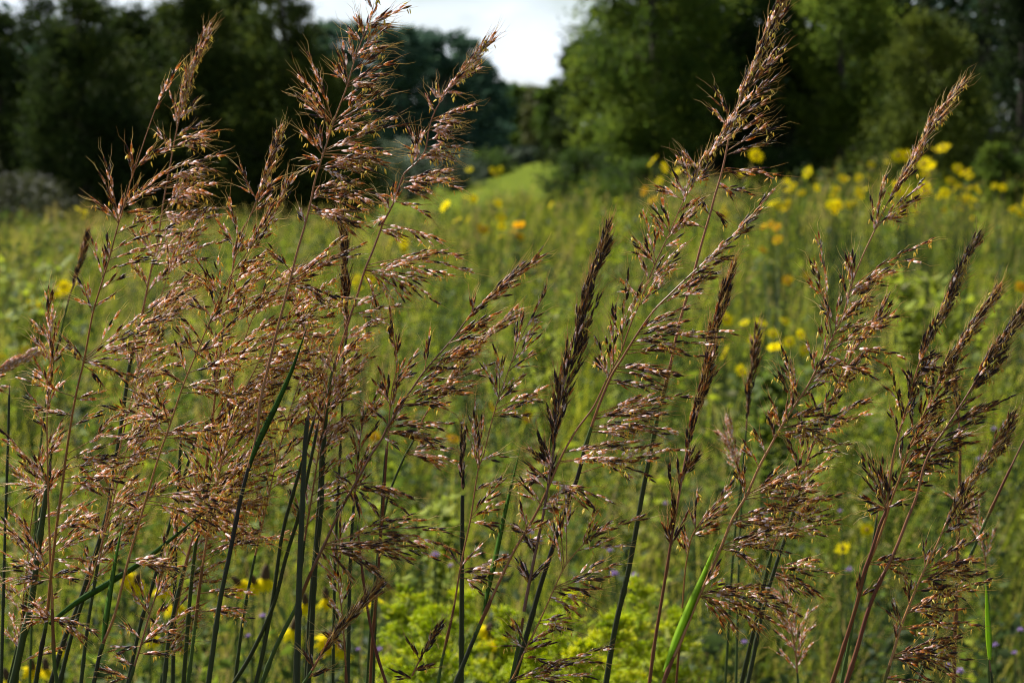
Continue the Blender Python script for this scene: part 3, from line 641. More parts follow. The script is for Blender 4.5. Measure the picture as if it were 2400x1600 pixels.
 dict(label="low dense golden plume leaning across the lower right, anthers along its flat branches", d=1.18, split=1560, r=.0009, rc=.001, ct=[.8,.7], axt=.85, tip=90,
  ax=[(2372,975),(2360,998),(2344,1025),(2327,1058),(2296,1096),(2268,1138),(2241,1186),(2217,1227),(2196,1275),(2179,1308),(2155,1360),(2131,1418),(2110,1473),(2093,1532),(2072,1600)],
  opt=dict(pink=.14, tone=.42, anther=.4),
  br=[(1215,2312,1148,.04,4),(1225,2298,1182,.05,3),(1250,2262,1222,.05,3),(1340,2312,1250,.05,5,.15),(1345,2295,1302,.05,5),(1350,2308,1346,.1,5),(1365,2235,1335,.04,5),(1385,2240,1372,.05,4),(1425,2336,1352,.06,4,.2),(1430,2258,1408,.05,4),(1435,2270,1428,.07,4),(1440,2200,1395,.04,3),(1470,2308,1460,.07,2,.35),(1475,2210,1462,.05,1),(1470,2090,1400,.03,1),
   (1535,2265,1486,.06,4,.2),(1537,2245,1508,.06,4),(1540,2220,1535,.07,4),(1542,2292,1546,.09,4,.35),(1545,2255,1585,.14,3,.2),(1500,2105,1440,.03,2),(1420,2120,1345,.03,3),(1330,2165,1260,.03,2),(1590,2190,1600,.1,2)],
  auto=[(26,1000,1240,80,130,.6,3,14)]),
 dict(label="bare reddish stem slanting across the lower right corner, its plume outside the frame", d=1.21, split=1090, r=.0006, rc=.0009, ct=[.98,.9,.6,.35,.35], axt=.3, tip=60,
  ax=[(2560,690),(2520,770),(2480,850),(2445,930),(2415,1000),(2386,1060),(2342,1152),(2299,1246),(2275,1300),(2213,1432),(2151,1600)], br=[(850,2560,800)]),
 dict(label="short olive closed spike at the bottom left of centre, pointing up past a dark stem", d=1.16, split=1575, r=.0008, rc=.0008, ct=.6, axt=.5, tip=90,
  ax=[(888,1378),(868,1398),(848,1419),(832,1434),(818,1450),(800,1472),(782,1492),(766,1514),(751,1536),(731,1570),(712,1600)],
  opt=dict(TIGHT, tone=.36), auto=[(22,1400,1545,50,90,.5,3,10)], br=[(1565,720,1530,.02,2),(1590,770,1565,.03,2)]),
 dict(label="small dark sprig with yellow anthers near the bottom edge in front of the goldenrod", d=1.16, split=1590, r=.0006, rc=.0007, ct=.7, axt=.6, tip=50,
  ax=[(1026,1468),(1016,1485),(1007,1503),(996,1523),(985,1543),(975,1563),(966,1582),(958,1600)],
  opt=dict(pink=.05, tone=.25, anther=.22), br=[(1530,1020,1480,.02,2),(1545,952,1500,.03,1),(1572,1008,1560,.04,2),(1590,922,1572,.03,1)], auto=[(6,1480,1550,40,60,.5,4,12)]),
 dict(label="low purple-brown sprig at the bottom left between the narrow green leaf and the coneflowers", d=1.21, split=1560, r=.0007, rc=.001, ct=[.4,.3], axt=.4, tip=60,
  ax=[(420,1225),(400,1280),(385,1330),(368,1385),(350,1440),(331,1508),(315,1560),(303,1600)],
  opt=dict(pink=.28, tone=.36, anther=.2),
  br=[(1510,452,1415,.03,3,.2),(1512,412,1448,.05,2),(1508,410,1490,.06,2),(1440,325,1352,.03,2),(1400,412,1350,.03,2),(1500,285,1460,.04,2),(1515,250,1520,.06,2),(1560,270,1530,.05,2),(1590,225,1558,.05,2),(1590,250,1590,.08,2),(1530,395,1535,.1,2),(1440,300,1370,.03,2)],
  auto=[(8,1250,1420,60,100,.5,8,28)]),
 dict(label="sparse thin plume with few spikelets between the drooping plume and the leaning russet plume", d=1.26, split=1050, r=.0005, rc=.0008, ct=[.95,.95,.9], axt=.6, tip=50,
  ax=[(913,735),(917,770),(924,800),(930,845),(926,880),(920,905),(914,957),(911,1012),(905,1080),(900,1160),(893,1250),(884,1370),(873,1500),(868,1600)],
  opt=dict(pink=.25, tone=.38, anther=.15, fill=.35),
  br=[(840,912,745,.02,1,.2),(850,932,780,.02,1),(900,985,815,.03,1,.3),(905,978,842,.04,1,.3),(915,970,868,.05,1,.3),(950,872,885,.03,1,.3),(958,890,850,.03,1),(960,940,890,.02,1),(1000,860,940,.03,1,.3),(1010,950,930,.03,1)]),
 dict(label="blurred dull brown plume leaning behind the russet one in the middle", d=1.36, split=1010, r=.0007, rc=.0008, ct=[.4,.5], axt=.4,
  ax=[(1212,728),(1170,760),(1127,792),(1090,840),(1055,892),(1025,932),(996,974),(970,1030),(948,1070),(924,1125),(905,1180),(885,1300),(870,1450),(860,1600)],
  opt=dict(pink=.3, tone=.38, anther=.05),
  br=[(1064,1082,1082,.12,4,.3),(1060,1070,1050,.08,3),(900,1165,850,.03,3),(930,1120,900,.03,2)], auto=[(14,740,960,60,100,.6,4,15)]),
 dict(label="blurred nodding brown spike hanging the other way beside the long dark leaf", d=1.33, split=1060, r=.0007, rc=.001, ct=[.3,.3], axt=.35, tip=120,
  ax=[(682,682),(696,720),(714,771),(723,815),(731,857),(742,905),(750,955),(752,1047),(745,1200),(728,1400),(716,1600)],
  opt=dict(pink=.3, tone=.36, anther=.05, bare=(.05,.2)), auto=[(18,740,960,45,80,.5,4,12),(14,900,1090,60,110,.6,15,50)]),
 dict(label="blurred dark vertical seed head crossing the yellow flowers right of the long olive spike", d=1.55, split=1010, r=.0007, rc=.0009, ct=.5, axt=.3,
  ax=[(1772,770),(1766,830),(1758,900),(1752,960),(1748,1020),(1738,1120),(1718,1300),(1700,1600)], opt=dict(TIGHT, tone=.22, pink=.1), auto=[(14,800,990,60,100,.5,5,16)]),
 dict(label="blurred pale pink seed head nodding behind the big golden plume's lower branches", d=1.6, split=1140, r=.0007, rc=.0009, ct=.5, axt=.4,
  ax=[(1698,1012),(1708,1035),(1722,1065),(1732,1105),(1738,1160),(1732,1300),(1725,1600)], opt=dict(pink=.9, tone=.6, anther=0), auto=[(12,1020,1120,50,90,.5,8,30)]),
 dict(label="blurred pinkish low seed head near the bottom edge beneath the big golden plume", d=1.5, split=1580, r=.0007, rc=.0009, ct=.5, axt=.4,
  ax=[(1835,1402),(1848,1440),(1858,1490),(1866,1540),(1870,1600)], opt=dict(pink=.7, tone=.5, anther=0), auto=[(14,1410,1580,60,110,.5,8,40)]),
 dict(label="blurred pinkish seed head behind the slanting plumes near the right edge", d=1.55, split=1340, r=.0007, rc=.0009, ct=.5, axt=.4,
  ax=[(2248,1160),(2275,1200),(2298,1250),(2310,1320),(2316,1420),(2318,1600)], opt=dict(pink=.7, tone=.5, anther=0), auto=[(12,1170,1320,50,90,.5,8,35)]),
 dict(label="blurred pale pink feathery head poking in at the left edge of the frame", d=1.5, split=960, r=.0007, rc=.0009, ct=.5, axt=.4,
  ax=[(92,822),(60,835),(25,850),(-15,875),(-55,910),(-90,980),(-110,1200),(-115,1600)], opt=dict(pink=.95, tone=.6, anther=0, fill=.9), auto=[(14,825,900,60,110,.5,3,16)], br=[(900,20,905,.05,3),(890,10,880,.05,3)]),
 dict(label="blurred dark olive spike slanting in front of the yellow flowers near the left edge", d=1.65, split=720, r=.0007, rc=.0009, ct=.5, axt=.3,
  ax=[(205,548),(196,585),(186,622),(174,660),(160,705),(140,790),(115,900),(95,1050),(80,1300),(70,1600)], opt=dict(TIGHT, tone=.25), auto=[(14,560,680,50,90,.5,3,8)]),
 dict(label="blurred plain brown stalk standing behind the slanting plumes at the right edge", d=1.45, split=1010, r=.0007, rc=.0012, ct=.9, axt=.5,
  ax=[(2236,885),(2242,930),(2247,980),(2250,1060),(2246,1250),(2235,1600)], opt=dict(TIGHT, tone=.36), auto=[(8,900,1000,40,60,.5,3,10)]),
 dict(label="dark straight stem in the lower middle carrying a thin black closed spike", d=1.27, split=1150, r=.0010, rc=.0014, ct=[.1,.3,.3], axt=.2, tip=60,
  ax=[(1086,1010),(1085,1060),(1084,1110),(1084,1160),(1083,1300),(1082,1450),(1081,1600)], opt=dict(TIGHT, tone=.18), auto=[(8,1040,1150,50,80,.5,2,7)]),
 dict(label="thin dim brown plume on a dark stem behind the arching branches of the russet plume", d=1.3, split=1180, r=.0007, rc=.0011, ct=[.3,.35], axt=.4,
  ax=[(852,960),(846,1010),(840,1070),(834,1130),(828,1200),(822,1300),(818,1450),(815,1600)], opt=dict(pink=.2, tone=.34, anther=.1), auto=[(12,980,1180,60,110,.6,10,40)]),
 dict(label="dim pinkish-brown plume below the drooping one, its spikelets around the thick green stems", d=1.29, split=1270, r=.0007, rc=.001, ct=[.3,.3], axt=.5,
  ax=[(800,820),(782,880),(768,940),(755,1010),(742,1090),(728,1180),(712,1280),(700,1400),(690,1600)], opt=dict(pink=.42, tone=.4, anther=.15), auto=[(24,840,1260,70,130,.65,15,60)]),
 dict(label="hazy golden plume filling the gap between the upright russet plume and the dense golden-brown one", d=1.33, split=1300, r=.0008, rc=.0011, ct=[.4,.35], axt=.7,
  ax=[(420,560),(395,640),(365,730),(335,830),(310,930),(285,1030),(265,1130),(245,1240),(225,1350),(205,1470),(190,1600)], opt=dict(pink=.4, tone=.45, anther=.35), auto=[(34,580,1280,80,150,.7,15,60)]),
 dict(label="hazy low plume at the left edge spreading behind the folded leaf's lower stem", d=1.3, split=1560, r=.0007, rc=.001, ct=[.5,.4], axt=.7,
  ax=[(95,1060),(85,1140),(72,1230),(62,1330),(52,1430),(45,1520),(40,1600)], opt=dict(pink=.5, tone=.45, anther=.25), auto=[(22,1080,1560,70,140,.6,20,65)]),
 dict(label="low tangled plume at the bottom between the folded leaf and the tall black stem", d=1.28, split=1580, r=.0007, rc=.001, ct=[.5,.4], axt=.7,
  ax=[(480,1130),(465,1200),(445,1290),(425,1380),(405,1470),(390,1540),(378,1600)], opt=dict(pink=.35, tone=.42, anther=.3), auto=[(24,1150,1560,70,140,.7,20,65)]),
 dict(label="fine golden plume standing behind the dense clump just left of the long orange stem", d=1.31, split=1300, r=.0007, rc=.001, ct=[.5,.4], axt=.7,
  ax=[(735,800),(712,860),(690,930),(668,1000),(650,1070),(632,1150),(612,1240),(590,1340),(570,1450),(550,1600)], opt=dict(pink=.3, tone=.5, anther=.35), auto=[(26,820,1280,70,130,.65,15,60)]),
 dict(label="low brown plume among the coneflowers, its drooping branches around a thin dark stem", d=1.24, split=1560, r=.0006, rc=.0009, ct=[.95,.9], axt=.5,
  ax=[(800,1230),(795,1290),(792,1350),(797,1400),(803,1450),(808,1520),(812,1600)], opt=dict(pink=.35, tone=.4, anther=.1), auto=[(16,1250,1540,50,100,.5,12,50)]),
 dict(label="rust-coloured plume behind the two sharp ones at the left edge, low among green stems", d=1.31, split=1380, r=.0007, rc=.0013, ct=[.35,.3], axt=.6,
  ax=[(330,960),(305,1030),(280,1110),(262,1190),(240,1270),(215,1350),(190,1420),(165,1500),(140,1600)], opt=dict(pink=.35, tone=.42, anther=.22), auto=[(24,980,1400,80,150,.7,15,60)]),
]
# stems without a plume in the picture: (label, distance, radius, tint, path)
STEMS = [
 ("thin dark green stem at the very left edge, narrowest of the bare ones", 1.3, .0009, .3, [(22,900),(20,1000),(17,1094),(12,1250),(8,1400),(3,1600)]),
 ("dark green stem leaning beside the rust plume, second bare one from the left edge", 1.33, .0009, .35, [(130,1000),(110,1130),(95,1200),(70,1350),(48,1480),(20,1600)]),
 ("thick olive stem in the bottom left corner", 1.26, .0019, .42, [(120,1080),(95,1250),(72,1420),(55,1490),(40,1560),(30,1600)]),
 ("slim dark stem slanting under the tangled plumes beside the coneflowers", 1.32, .0010, .3, [(470,1000),(430,1120),(395,1240),(355,1380),(330,1460),(300,1600)]),
 ("straight dark green stem among the bottom coneflowers, rising into the dense clump", 1.3, .0011, .32, [(425,1010),(418,1150),(412,1290),(408,1450),(405,1600)]),
 ("long slanting dark stem left of the pair of thick green stems", 1.27, .0011, .32, [(742,960),(715,1060),(693,1135),(662,1250),(640,1400),(618,1520),(600,1600)]),
 ("second slanting dark stem close behind the pair of thick green stems", 1.26, .0011, .3, [(748,980),(728,1080),(703,1198),(672,1300),(640,1420),(590,1530),(548,1600)]),
 ("thick dark brown-green upright stem, the left of the thick pair", 1.23, .0016, .25, [(724,960),(718,1010),(714,1062),(708,1200),(703,1320),(699,1450),(696,1600)]),
 ("thin green stem standing between the arching branches and the goldenrod", 1.32, .0008, .4, [(905,1040),(897,1146),(888,1300),(880,1450),(875,1600)]),
 ("dark red thin stem leaning the opposite way among the lower stems", 1.28, .0008, .98, [(838,1230),(848,1330),(862,1430),(880,1520),(905,1600)]),
 ("short green stem with a bright blade near the lower right corner", 1.25, .0009, .33, [(2318,1540),(2321,1560),(2325,1600)]),
 ("dark green stem beside the darker plume at the lower right of centre", 1.3, .0012, .3, [(1880,1130),(1850,1230),(1810,1350),(1785,1440),(1765,1540),(1752,1600)]),
 ("faint green stem behind the red stems at the lower right", 1.34, .0008, .4, [(2060,1180),(2040,1300),(2005,1430),(1985,1510),(1970,1600)]),
]
STEM_LEAF = {10: [([(2320,1545),(2318,1490),(2315,1440),(2313,1400),(2310,1360)],16,.95)]}
# ------------------------------------------------------------------ sky and sun
SUN_DIR = norm(np.array([-0.50, 0.50, 0.80]))       # towards the sun: high, a little behind the grass, from the left
SUN_EL = math.asin(SUN_DIR[2]); SUN_AZ = math.atan2(SUN_DIR[0], SUN_DIR[1])
w = bpy.data.worlds.new("World"); SC.world = w; w.use_nodes = True
nt = w.node_tree; nt.nodes.clear(); N = nt.nodes.new; L = nt.links.new
out = N("ShaderNodeOutputWorld"); bg = N("ShaderNodeBackground"); bg.inputs["Strength"].default_value = 0.05
sky = N("ShaderNodeTexSky"); sky.sky_type = "NISHITA"; sky.sun_disc = False
sky.sun_elevation = SUN_EL; sky.sun_rotation = SUN_AZ; sky.air_density = 1.0; sky.dust_density = 1.2
tc = N("ShaderNodeTexCoord"); mp = N("ShaderNodeMapping"); mp.inputs["Scale"].default_value = (1, 1, 2.2)
mp.inputs["Location"].default_value = (0.35, 0.1, 0.2)
nz = N("ShaderNodeTexNoise"); nz.inputs["Scale"].default_value = 11.0; nz.inputs["Detail"].default_value = 8; nz.inputs["Roughness"].default_value = 0.55
cr = N("ShaderNodeValToRGB"); cr.color_ramp.elements[0].position = 0.33; cr.color_ramp.elements[1].position = 0.58
mix = N("ShaderNodeMixRGB"); mix.inputs["Color2"].default_value = (8.6, 9.4, 10.4, 1)
L(tc.outputs["Generated"], mp.inputs["Vector"]); L(mp.outputs[0], nz.inputs["Vector"]); L(nz.outputs["Fac"], cr.inputs["Fac"])
sx = N("ShaderNodeSeparateXYZ"); mr = N("ShaderNodeMapRange"); mr.inputs["From Min"].default_value = 0.10; mr.inputs["From Max"].default_value = 0.34
mr.inputs["To Min"].default_value = 1.0; mr.inputs["To Max"].default_value = 0.12
ml = N("ShaderNodeMath"); ml.operation = "MULTIPLY"
L(tc.outputs["Generated"], sx.inputs[0]); L(sx.outputs["Z"], mr.inputs["Value"]); L(mr.outputs[0], ml.inputs[0]); L(cr.outputs["Color"], ml.inputs[1])
L(ml.outputs[0], mix.inputs["Fac"]); L(sky.outputs[0], mix.inputs["Color1"]); L(mix.outputs[0], bg.inputs["Color"]); L(bg.outputs[0], out.inputs["Surface"])

sl = bpy.data.lights.new("sun", "SUN"); sl.energy = 5.0; sl.angle = math.radians(0.53); sl.color = (1.0, 0.98, 0.94)
so = bpy.data.objects.new("sun", sl); COL.objects.link(so)
so.rotation_euler = Vector(tuple(SUN_DIR)).to_track_quat("Z", "Y").to_euler()

# ------------------------------------------------------------------ ground
M["soil"] = material("meadow_soil", [(0.2, (0.03, 0.035, 0.012)), (0.5, (0.055, 0.06, 0.02)), (0.8, (0.08, 0.10, 0.02))], rough=0.95, spec=0.1, noise=(1.5, 1.0), bump=(0.6, 0.05))
M["lawn"] = material("mown_grass", [(0.2, (0.04, 0.055, 0.004)), (0.5, (0.068, 0.09, 0.005)), (0.8, (0.11, 0.12, 0.008))], rough=0.95, spec=0.02, noise=(2.0, 0.9), bump=(0.8, 0.04))


def sheet(name, xs, ys, mat, dz):
    X, Y = np.meshgrid(xs, ys); V = np.stack([X, Y, ground_z(X, Y) + dz], -1).reshape(-1, 3)
    n = len(xs); i = (np.arange(len(ys) - 1)[:, None] * n + np.arange(n - 1)[None]).ravel()
    mb = MB(); mb.add(V, np.stack([i, i + 1, i + n + 1, i + n], -1), 0.5, 0)
    return tag(mb.build(name, mat), kind="structure")


sheet("meadow_ground", np.concatenate([np.linspace(-400, -45, 20), np.linspace(-40, 40, 81), np.linspace(45, 400, 20)]),
      np.concatenate([np.linspace(-30, 0, 12), np.linspace(1, 120, 160), np.linspace(125, 900, 60)]), M["soil"], 0.0)
sheet("mown_hillside", np.linspace(-14, 7.5, 44), np.linspace(44, 135, 92), M["lawn"], 0.02)
sheet("mown_path", np.linspace(2.6, 16, 30), np.linspace(29.5, 34.0, 14), M["lawn"], 0.02)


# ------------------------------------------------------------------ meadow plants nobody could count
def field(n, y0, y1, pw=1.0, mx=1.3, fx=0.27):
    """n points over the wedge of meadow between y0 and y1 metres, denser near when pw > 1."""
    y = y0 + (y1 - y0) * RNG.random(n) ** pw
    x = RNG.uniform(-1, 1, n) * (fx * y + mx)
    keep = ~((x > 2.6) & (y > 29.5))
    keep &= ~((y > 41) & (x > -2.8))
    return x[keep], y[keep]


def patch(x, y, k=0.0):
    """Slow natural variation over the meadow, 0..1."""
    v = np.sin(x * 1.7 + y * 0.45 + k) + np.sin(x * 0.6 - y * 0.9 + 2.1 * k + 1) + 0.8 * np.sin(x * 3.1 + y * 1.6 + k * 3) + 0.5 * np.sin(y * 2.7 - x * 1.1 + k)
    return np.clip(0.5 + v * 0.2, 0, 1)


M["grass"] = material("grass", [(0.0, (0.025, 0.035, 0.010)), (0.3, (0.078, 0.105, 0.009)), (0.55, (0.17, 0.195, 0.010)), (0.75, (0.31, 0.31, 0.016)), (1.0, (0.21, 0.145, 0.06))],
                      rough=0.7, spec=0.08, trans=0.45, trans_gain=1.35)
M["forb"] = material("forb_leaf", [(0.0, (0.025, 0.04, 0.012)), (0.5, (0.08, 0.12, 0.013)), (0.8, (0.25, 0.29, 0.015)), (1.0, (0.19, 0.18, 0.07))], rough=0.65, spec=0.12, trans=0.42, trans_gain=1.3)

def clumps(n, y0, y1, k, rad, pw=1.1):
    """n tufts with k members each: returns member x, y and the tuft's number, shade and height factor."""
    x, y = field(n, y0, y1, pw); n = len(x)
    i = np.repeat(np.arange(n), k)
    rr = rad * RNG.uniform(.5, 1.4, n)
    X = x[i] + RNG.normal(0, 1, len(i)) * rr[i]; Y = y[i] + RNG.normal(0, 1, len(i)) * rr[i]
    tone = np.clip(0.36 + 0.4 * (patch(x, y) - .5) + RNG.normal(0, .30, n) - 0.16 * (1 - sm(y, 3.2, 5.5)), 0, 1)
    hf = np.clip(RNG.normal(0.85, .2, n) + 0.25 * (patch(x, y, 2.0) - .5), .4, 1.12)
    return X, Y, i, tone, hf


mb = MB()
for (n, y0, y1, k, rad, h, wd) in ((200, 0.6, 2.9, 14, .10, 0.22, 0.004), (520, 2.9, 7.0, 26, .09, 0.62, 0.0050), (1150, 6.5, 18, 22, .15, 0.64, 0.010), (1700, 17, 44, 24, .34, 0.64, 0.018)):
    X, Y, i, tone, hf = clumps(n, y0, y1, k, rad)
    m = len(X); B = np.stack([X, Y, ground_z(X, Y) - 0.01], -1)
    Hh = h * hf[i] * RNG.uniform(.6, 1.1, m) * (0.75 + 0.25 * sm(Y, 3, 5))
    tint = np.clip(tone[i] * .8 + RNG.normal(0, 0.09, m), 0, 0.78)
    dry = RNG.random(m) < 0.03 + 0.5 * (np.sin(i * 12.9898) + 0.9 * np.sin(X * 1.1 + Y * .35) > .75)
    tint[dry] = RNG.uniform(0.8, 1.0, dry.sum())
    lean = RNG.normal(0, 0.24, (m, 2)) + np.array([0.13, 0])
    blades(mb, B, Hh, lean, wd * RNG.uniform(.6, 1.3, m), tint)
tag(mb.build("meadow_grass", M["grass"]), kind="stuff")

mb = MB()
for (n, y0, y1, h, lf, k) in ((1150, 2.85, 7, 0.56, 0.030, 46), (2000, 6, 18, 0.60, 0.042, 34), (2300, 17, 43, 0.6, 0.075, 22)):
    x, y = field(n, y0, y1, 1.12)
    m = len(x)
    Hh = h * RNG.uniform(.45, 1.2, m)
    tb = np.clip(0.05 + 0.55 * patch(x, y, 3.0) + RNG.normal(0, .32, m) - 0.1 * (1 - sm(y, 3.2, 5.5)), 0, 1)
    sz = lf * RNG.uniform(.5, 1.5, m)
    i = np.repeat(np.arange(m), k); t = RNG.uniform(0.2, 1, len(i))
    C = np.stack([x[i], y[i], ground_z(x, y)[i] + Hh[i] * t], -1)
    C[:, :2] += RNG.normal(0, 0.02 + 0.5 * lf, (len(i), 2)) * (1.15 - t[:, None] * .7)
    rcards(mb, C, sz[i] * RNG.uniform(.6, 1.3, len(i)), sz[i] * RNG.uniform(.25, .55, len(i)), np.clip(tb[i] + RNG.normal(0, .07, len(i)), 0, 1), 0, -0.3, 0.8)
tag(mb.build("meadow_undergrowth", M["forb"]), kind="stuff")

# dry brown seed stalks standing through the green
mb = MB()
for (n, y0, y1, h, wd) in ((500, 3.2, 9, 0.72, .0035), (1500, 8, 26, 0.78, .008), (1300, 22, 43, 0.75, .018)):
    x, y = field(n, y0, y1, 1.1); sel = patch(x, y, 5.0) > RNG.uniform(.35, .9, len(x)); x, y = x[sel], y[sel]; m = len(x)
    B = np.stack([x, y, ground_z(x, y)], -1); Hh = h * RNG.uniform(.75, 1.15, m); ln = RNG.normal(0, .12, (m, 2)) + np.array([.12, 0])
    blades(mb, B, Hh, ln, np.full(m, wd * .6), RNG.uniform(.8, 1, m))
    i = np.repeat(np.arange(m), 14); t = RNG.uniform(.72, 1.0, len(i))
    C = B[i]; C[:, :2] += ln[i] * (t ** 1.8)[:, None] * Hh[i, None]; C[:, 2] += Hh[i] * t * .985
    C += RNG.normal(0, wd * 1.6, C.shape)
    rcards(mb, C, wd * RNG.uniform(2.5, 5, len(i)), wd * .9, RNG.uniform(.84, 1, len(i)), 0, .2, 1)
tag(mb.build("dry_meadow_grass", M["grass"]), kind="stuff")

# ------------------------------------------------------------------ trees
M["bark"] = material("bark", [(0, (0.03, 0.022, 0.018)), (1, (0.09, 0.07, 0.055))], rough=0.9, spec=0.2, noise=(12, 1.0), bump=(0.6, 0.02))
M["cedar"] = material("cedar_foliage", [(0, (0.014, 0.024, 0.008)), (0.5, (0.036, 0.056, 0.011)), (1, (0.11, 0.13, 0.016))], rough=0.8, spec=0.08, trans=0.25, trans_gain=1.2)
M["pine"] = material("pine_foliage", [(0, (0.028, 0.06, 0.042)), (0.5, (0.055, 0.105, 0.062)), (1, (0.085, 0.15, 0.075))], rough=0.8, spec=0.08, trans=0.25, trans_gain=1.2)  # bluish needles, with the far haze put into their colour
M["leaf"] = material("tree_leaf", [(0, (0.02, 0.036, 0.009)), (0.5, (0.05, 0.085, 0.012)), (1, (0.14, 0.18, 0.018))], rough=0.75, spec=0.1, trans=0.42, trans_gain=1.3)
M["olive"] = material("olive_leaf", [(0, (0.028, 0.03, 0.018)), (0.5, (0.10, 0.11, 0.025)), (1, (0.15, 0.145, 0.035))], rough=0.55, spec=0.3, trans=0.3)
M["grey_leaf"] = material("grey_green_leaf", [(0, (0.06, 0.085, 0.05)), (0.5, (0.11, 0.145, 0.085)), (1, (0.17, 0.20, 0.13))], rough=0.6, spec=0.3, trans=0.3)


def prof(kind, t):
    if kind == "cedar":
        return np.clip(1.02 - t, 0, 1) ** 0.55 * np.clip(t * 7 + .45, 0, 1)
    if kind == "pine":
        return np.clip(1.04 - t, 0, 1) ** 0.38 * np.clip((t - 0.06) * 5 + .35, 0, 1)
    return np.sqrt(np.clip(1 - ((t - 0.56) / 0.47) ** 2, 0.02, 1))


def tree(name, label, kind, px, d, top, hw, mat, nclump, ncard, size, group=None, low=0.03, tone=0.45, cat="tree", lumps=0.28):
    x = (px - 1200.0) / F * d; y = d
    gz = ground_z(x, y)
    zt = EYE[2] + (408.0 - top) / F * d
    H = max(0.6, zt - gz); r = hw / F * d
    root = empty(name, (x, y, gz)); tag(root, label, cat, group)
    lx, ly = RNG.normal(0, 0.015, 2) * H
    tb = MB()
    tt = np.linspace(0, 0.97, 12)
    tr = np.stack([lx * tt ** 2 + 0.012 * H * np.sin(tt * 5), ly * tt ** 2, H * tt - 0.05], -1)
    R0 = 0.022 * H + 0.02
    tube(tb, tr, R0 * (1 - tt) ** 0.8 + 0.008, 8, RNG.uniform(.3, .9), 0)
    cb = MB()
    nl = nclump
    t = np.clip(low + (1 - low) * RNG.random(nl) ** (1.15 if kind != "leaf" else 0.9), low, 0.985)
    az = RNG.uniform(0, 2 * PI, nl)
    # uneven outline: a few big lobes and holes round the crown
    lob = 1 + lumps * (np.sin(az * 2 + t * 7 + px) * 0.6 + np.sin(az * 3 - t * 11 + px * .3) * 0.5 + np.sin(t * 23 + az + px) * 0.35)
    rr = r * prof(kind, t) * lob * RNG.uniform(0.75, 1.12, nl)
    up = {"cedar": 0.32, "pine": 0.08, "leaf": 0.35}[kind]
    for i in range(nl):
        if rr[i] < 0.03 * r: rr[i] = 0.05 * r
        tz = t[i] * 0.97
        z0 = (tz - up * rr[i] / H * 0.9)
        b = np.array([np.interp(max(z0, .02), tt, tr[:, k]) for k in range(3)])
        e = b + np.array([math.cos(az[i]) * rr[i], math.sin(az[i]) * rr[i], up * rr[i]])
        c = (b + e) / 2 + np.array([0, 0, (-0.08 if kind == "pine" else 0.06) * rr[i]])
        if i % 3 == 0:
            tube(tb, bezier(b, c, e, 5), np.linspace(0.22, 0.05, 5) * R0 * (1.05 - t[i]) + 0.004, 4, RNG.uniform(.2, .9), 0)
        m = int(ncard * (1.7 if kind != "pine" else 1.2) * RNG.uniform(.6, 1.4) * (0.35 + 0.65 * min(1, rr[i] / (r * .8))))
        s = 0.25 + 0.78 * RNG.random(m) ** 0.6
        C = (1 - s[:, None]) ** 2 * b + 2 * (s * (1 - s))[:, None] * c + s[:, None] ** 2 * e
        spread = np.array([.16, .16, .10 if kind == "pine" else .15]) * (0.3 * r + 0.55 * rr[i])
        C = C + RNG.normal(0, 1, (m, 3)) * spread
        D = norm(RNG.normal(0, 1, (m, 3)) * .8 + (e - b) / max(rr[i], .05) + np.array([0, 0, 0.35 if kind == "cedar" else 0.0]))
        S = norm(np.cross(D, rdir(m)))
        size_ = size * (0.72 if kind != "pine" else 0.85)
        cards(cb, C, D, S, size_ * RNG.uniform(.6, 1.4, m), size_ * RNG.uniform(.3, .6, m), np.clip(tone + RNG.normal(0, .13) + RNG.normal(0, .1, m), 0, 1))
    tb.build("trunk", M["bark"], root)
    cb.build("crown", mat, root)
    return root


CED = "dark cedars along the meadow edge"
for (lab, px, d, top, hw) in (
        ("low dark cedar at the meadow edge, cut by the left side of the frame", 10, 47, 22, 180),
        ("dark cedar with a thin pointed leader between two notches of sky", 198, 44, -30, 170),
        ("squat dark cedar under the widest notch of sky on the left", 335, 47, 8, 160),
        ("broad dark cedar left of the notch above the two sharp plumes", 455, 45, -70, 165),
        ("dark cedar behind the slender rust-red plume", 570, 47, -40, 150),
        ("greener cedar closing the row beside the tallest plume", 672, 44, -80, 165),
        ("short round cedar at the foot of the row beside the pines", 775, 50, 130, 110)):
    tree("cedar_tree", lab, "cedar", px, d, top, hw, M["cedar"], 170, 120, 0.17, CED, tone=0.38 if px < 430 else 0.55)
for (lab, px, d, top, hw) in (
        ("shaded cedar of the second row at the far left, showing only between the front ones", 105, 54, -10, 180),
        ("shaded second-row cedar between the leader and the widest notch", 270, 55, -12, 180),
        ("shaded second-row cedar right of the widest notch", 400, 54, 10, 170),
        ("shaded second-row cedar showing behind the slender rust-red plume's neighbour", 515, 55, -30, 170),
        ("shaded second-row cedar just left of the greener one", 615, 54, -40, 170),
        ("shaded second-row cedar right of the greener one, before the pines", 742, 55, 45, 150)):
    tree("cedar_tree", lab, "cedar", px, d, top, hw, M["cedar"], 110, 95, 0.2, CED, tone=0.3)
PIN = "pines on the far side of the field"
for (lab, px, d, top, hw) in (
        ("blue-green pine half hidden by the greener cedar", 812, 98, 42, 120),
        ("blue-green pine behind the tip of the tallest plume", 880, 104, 50, 110),
        ("blue-green pine just right of the tallest plume", 938, 100, 58, 100),
        ("blue-green pine in the middle of the far clump", 992, 106, 62, 95),
        ("blue-green pine behind the drooping plume's axis", 1045, 102, 68, 95),
        ("blue-green pine under the tip of the drooping plume", 1098, 108, 88, 80),
        ("smaller pine stepping down to the gap of sky", 1140, 112, 142, 58)):
    tree("pine_tree", lab, "pine", px, d, top, hw, M["pine"], 130, 80, 0.36, PIN, tone=0.45)
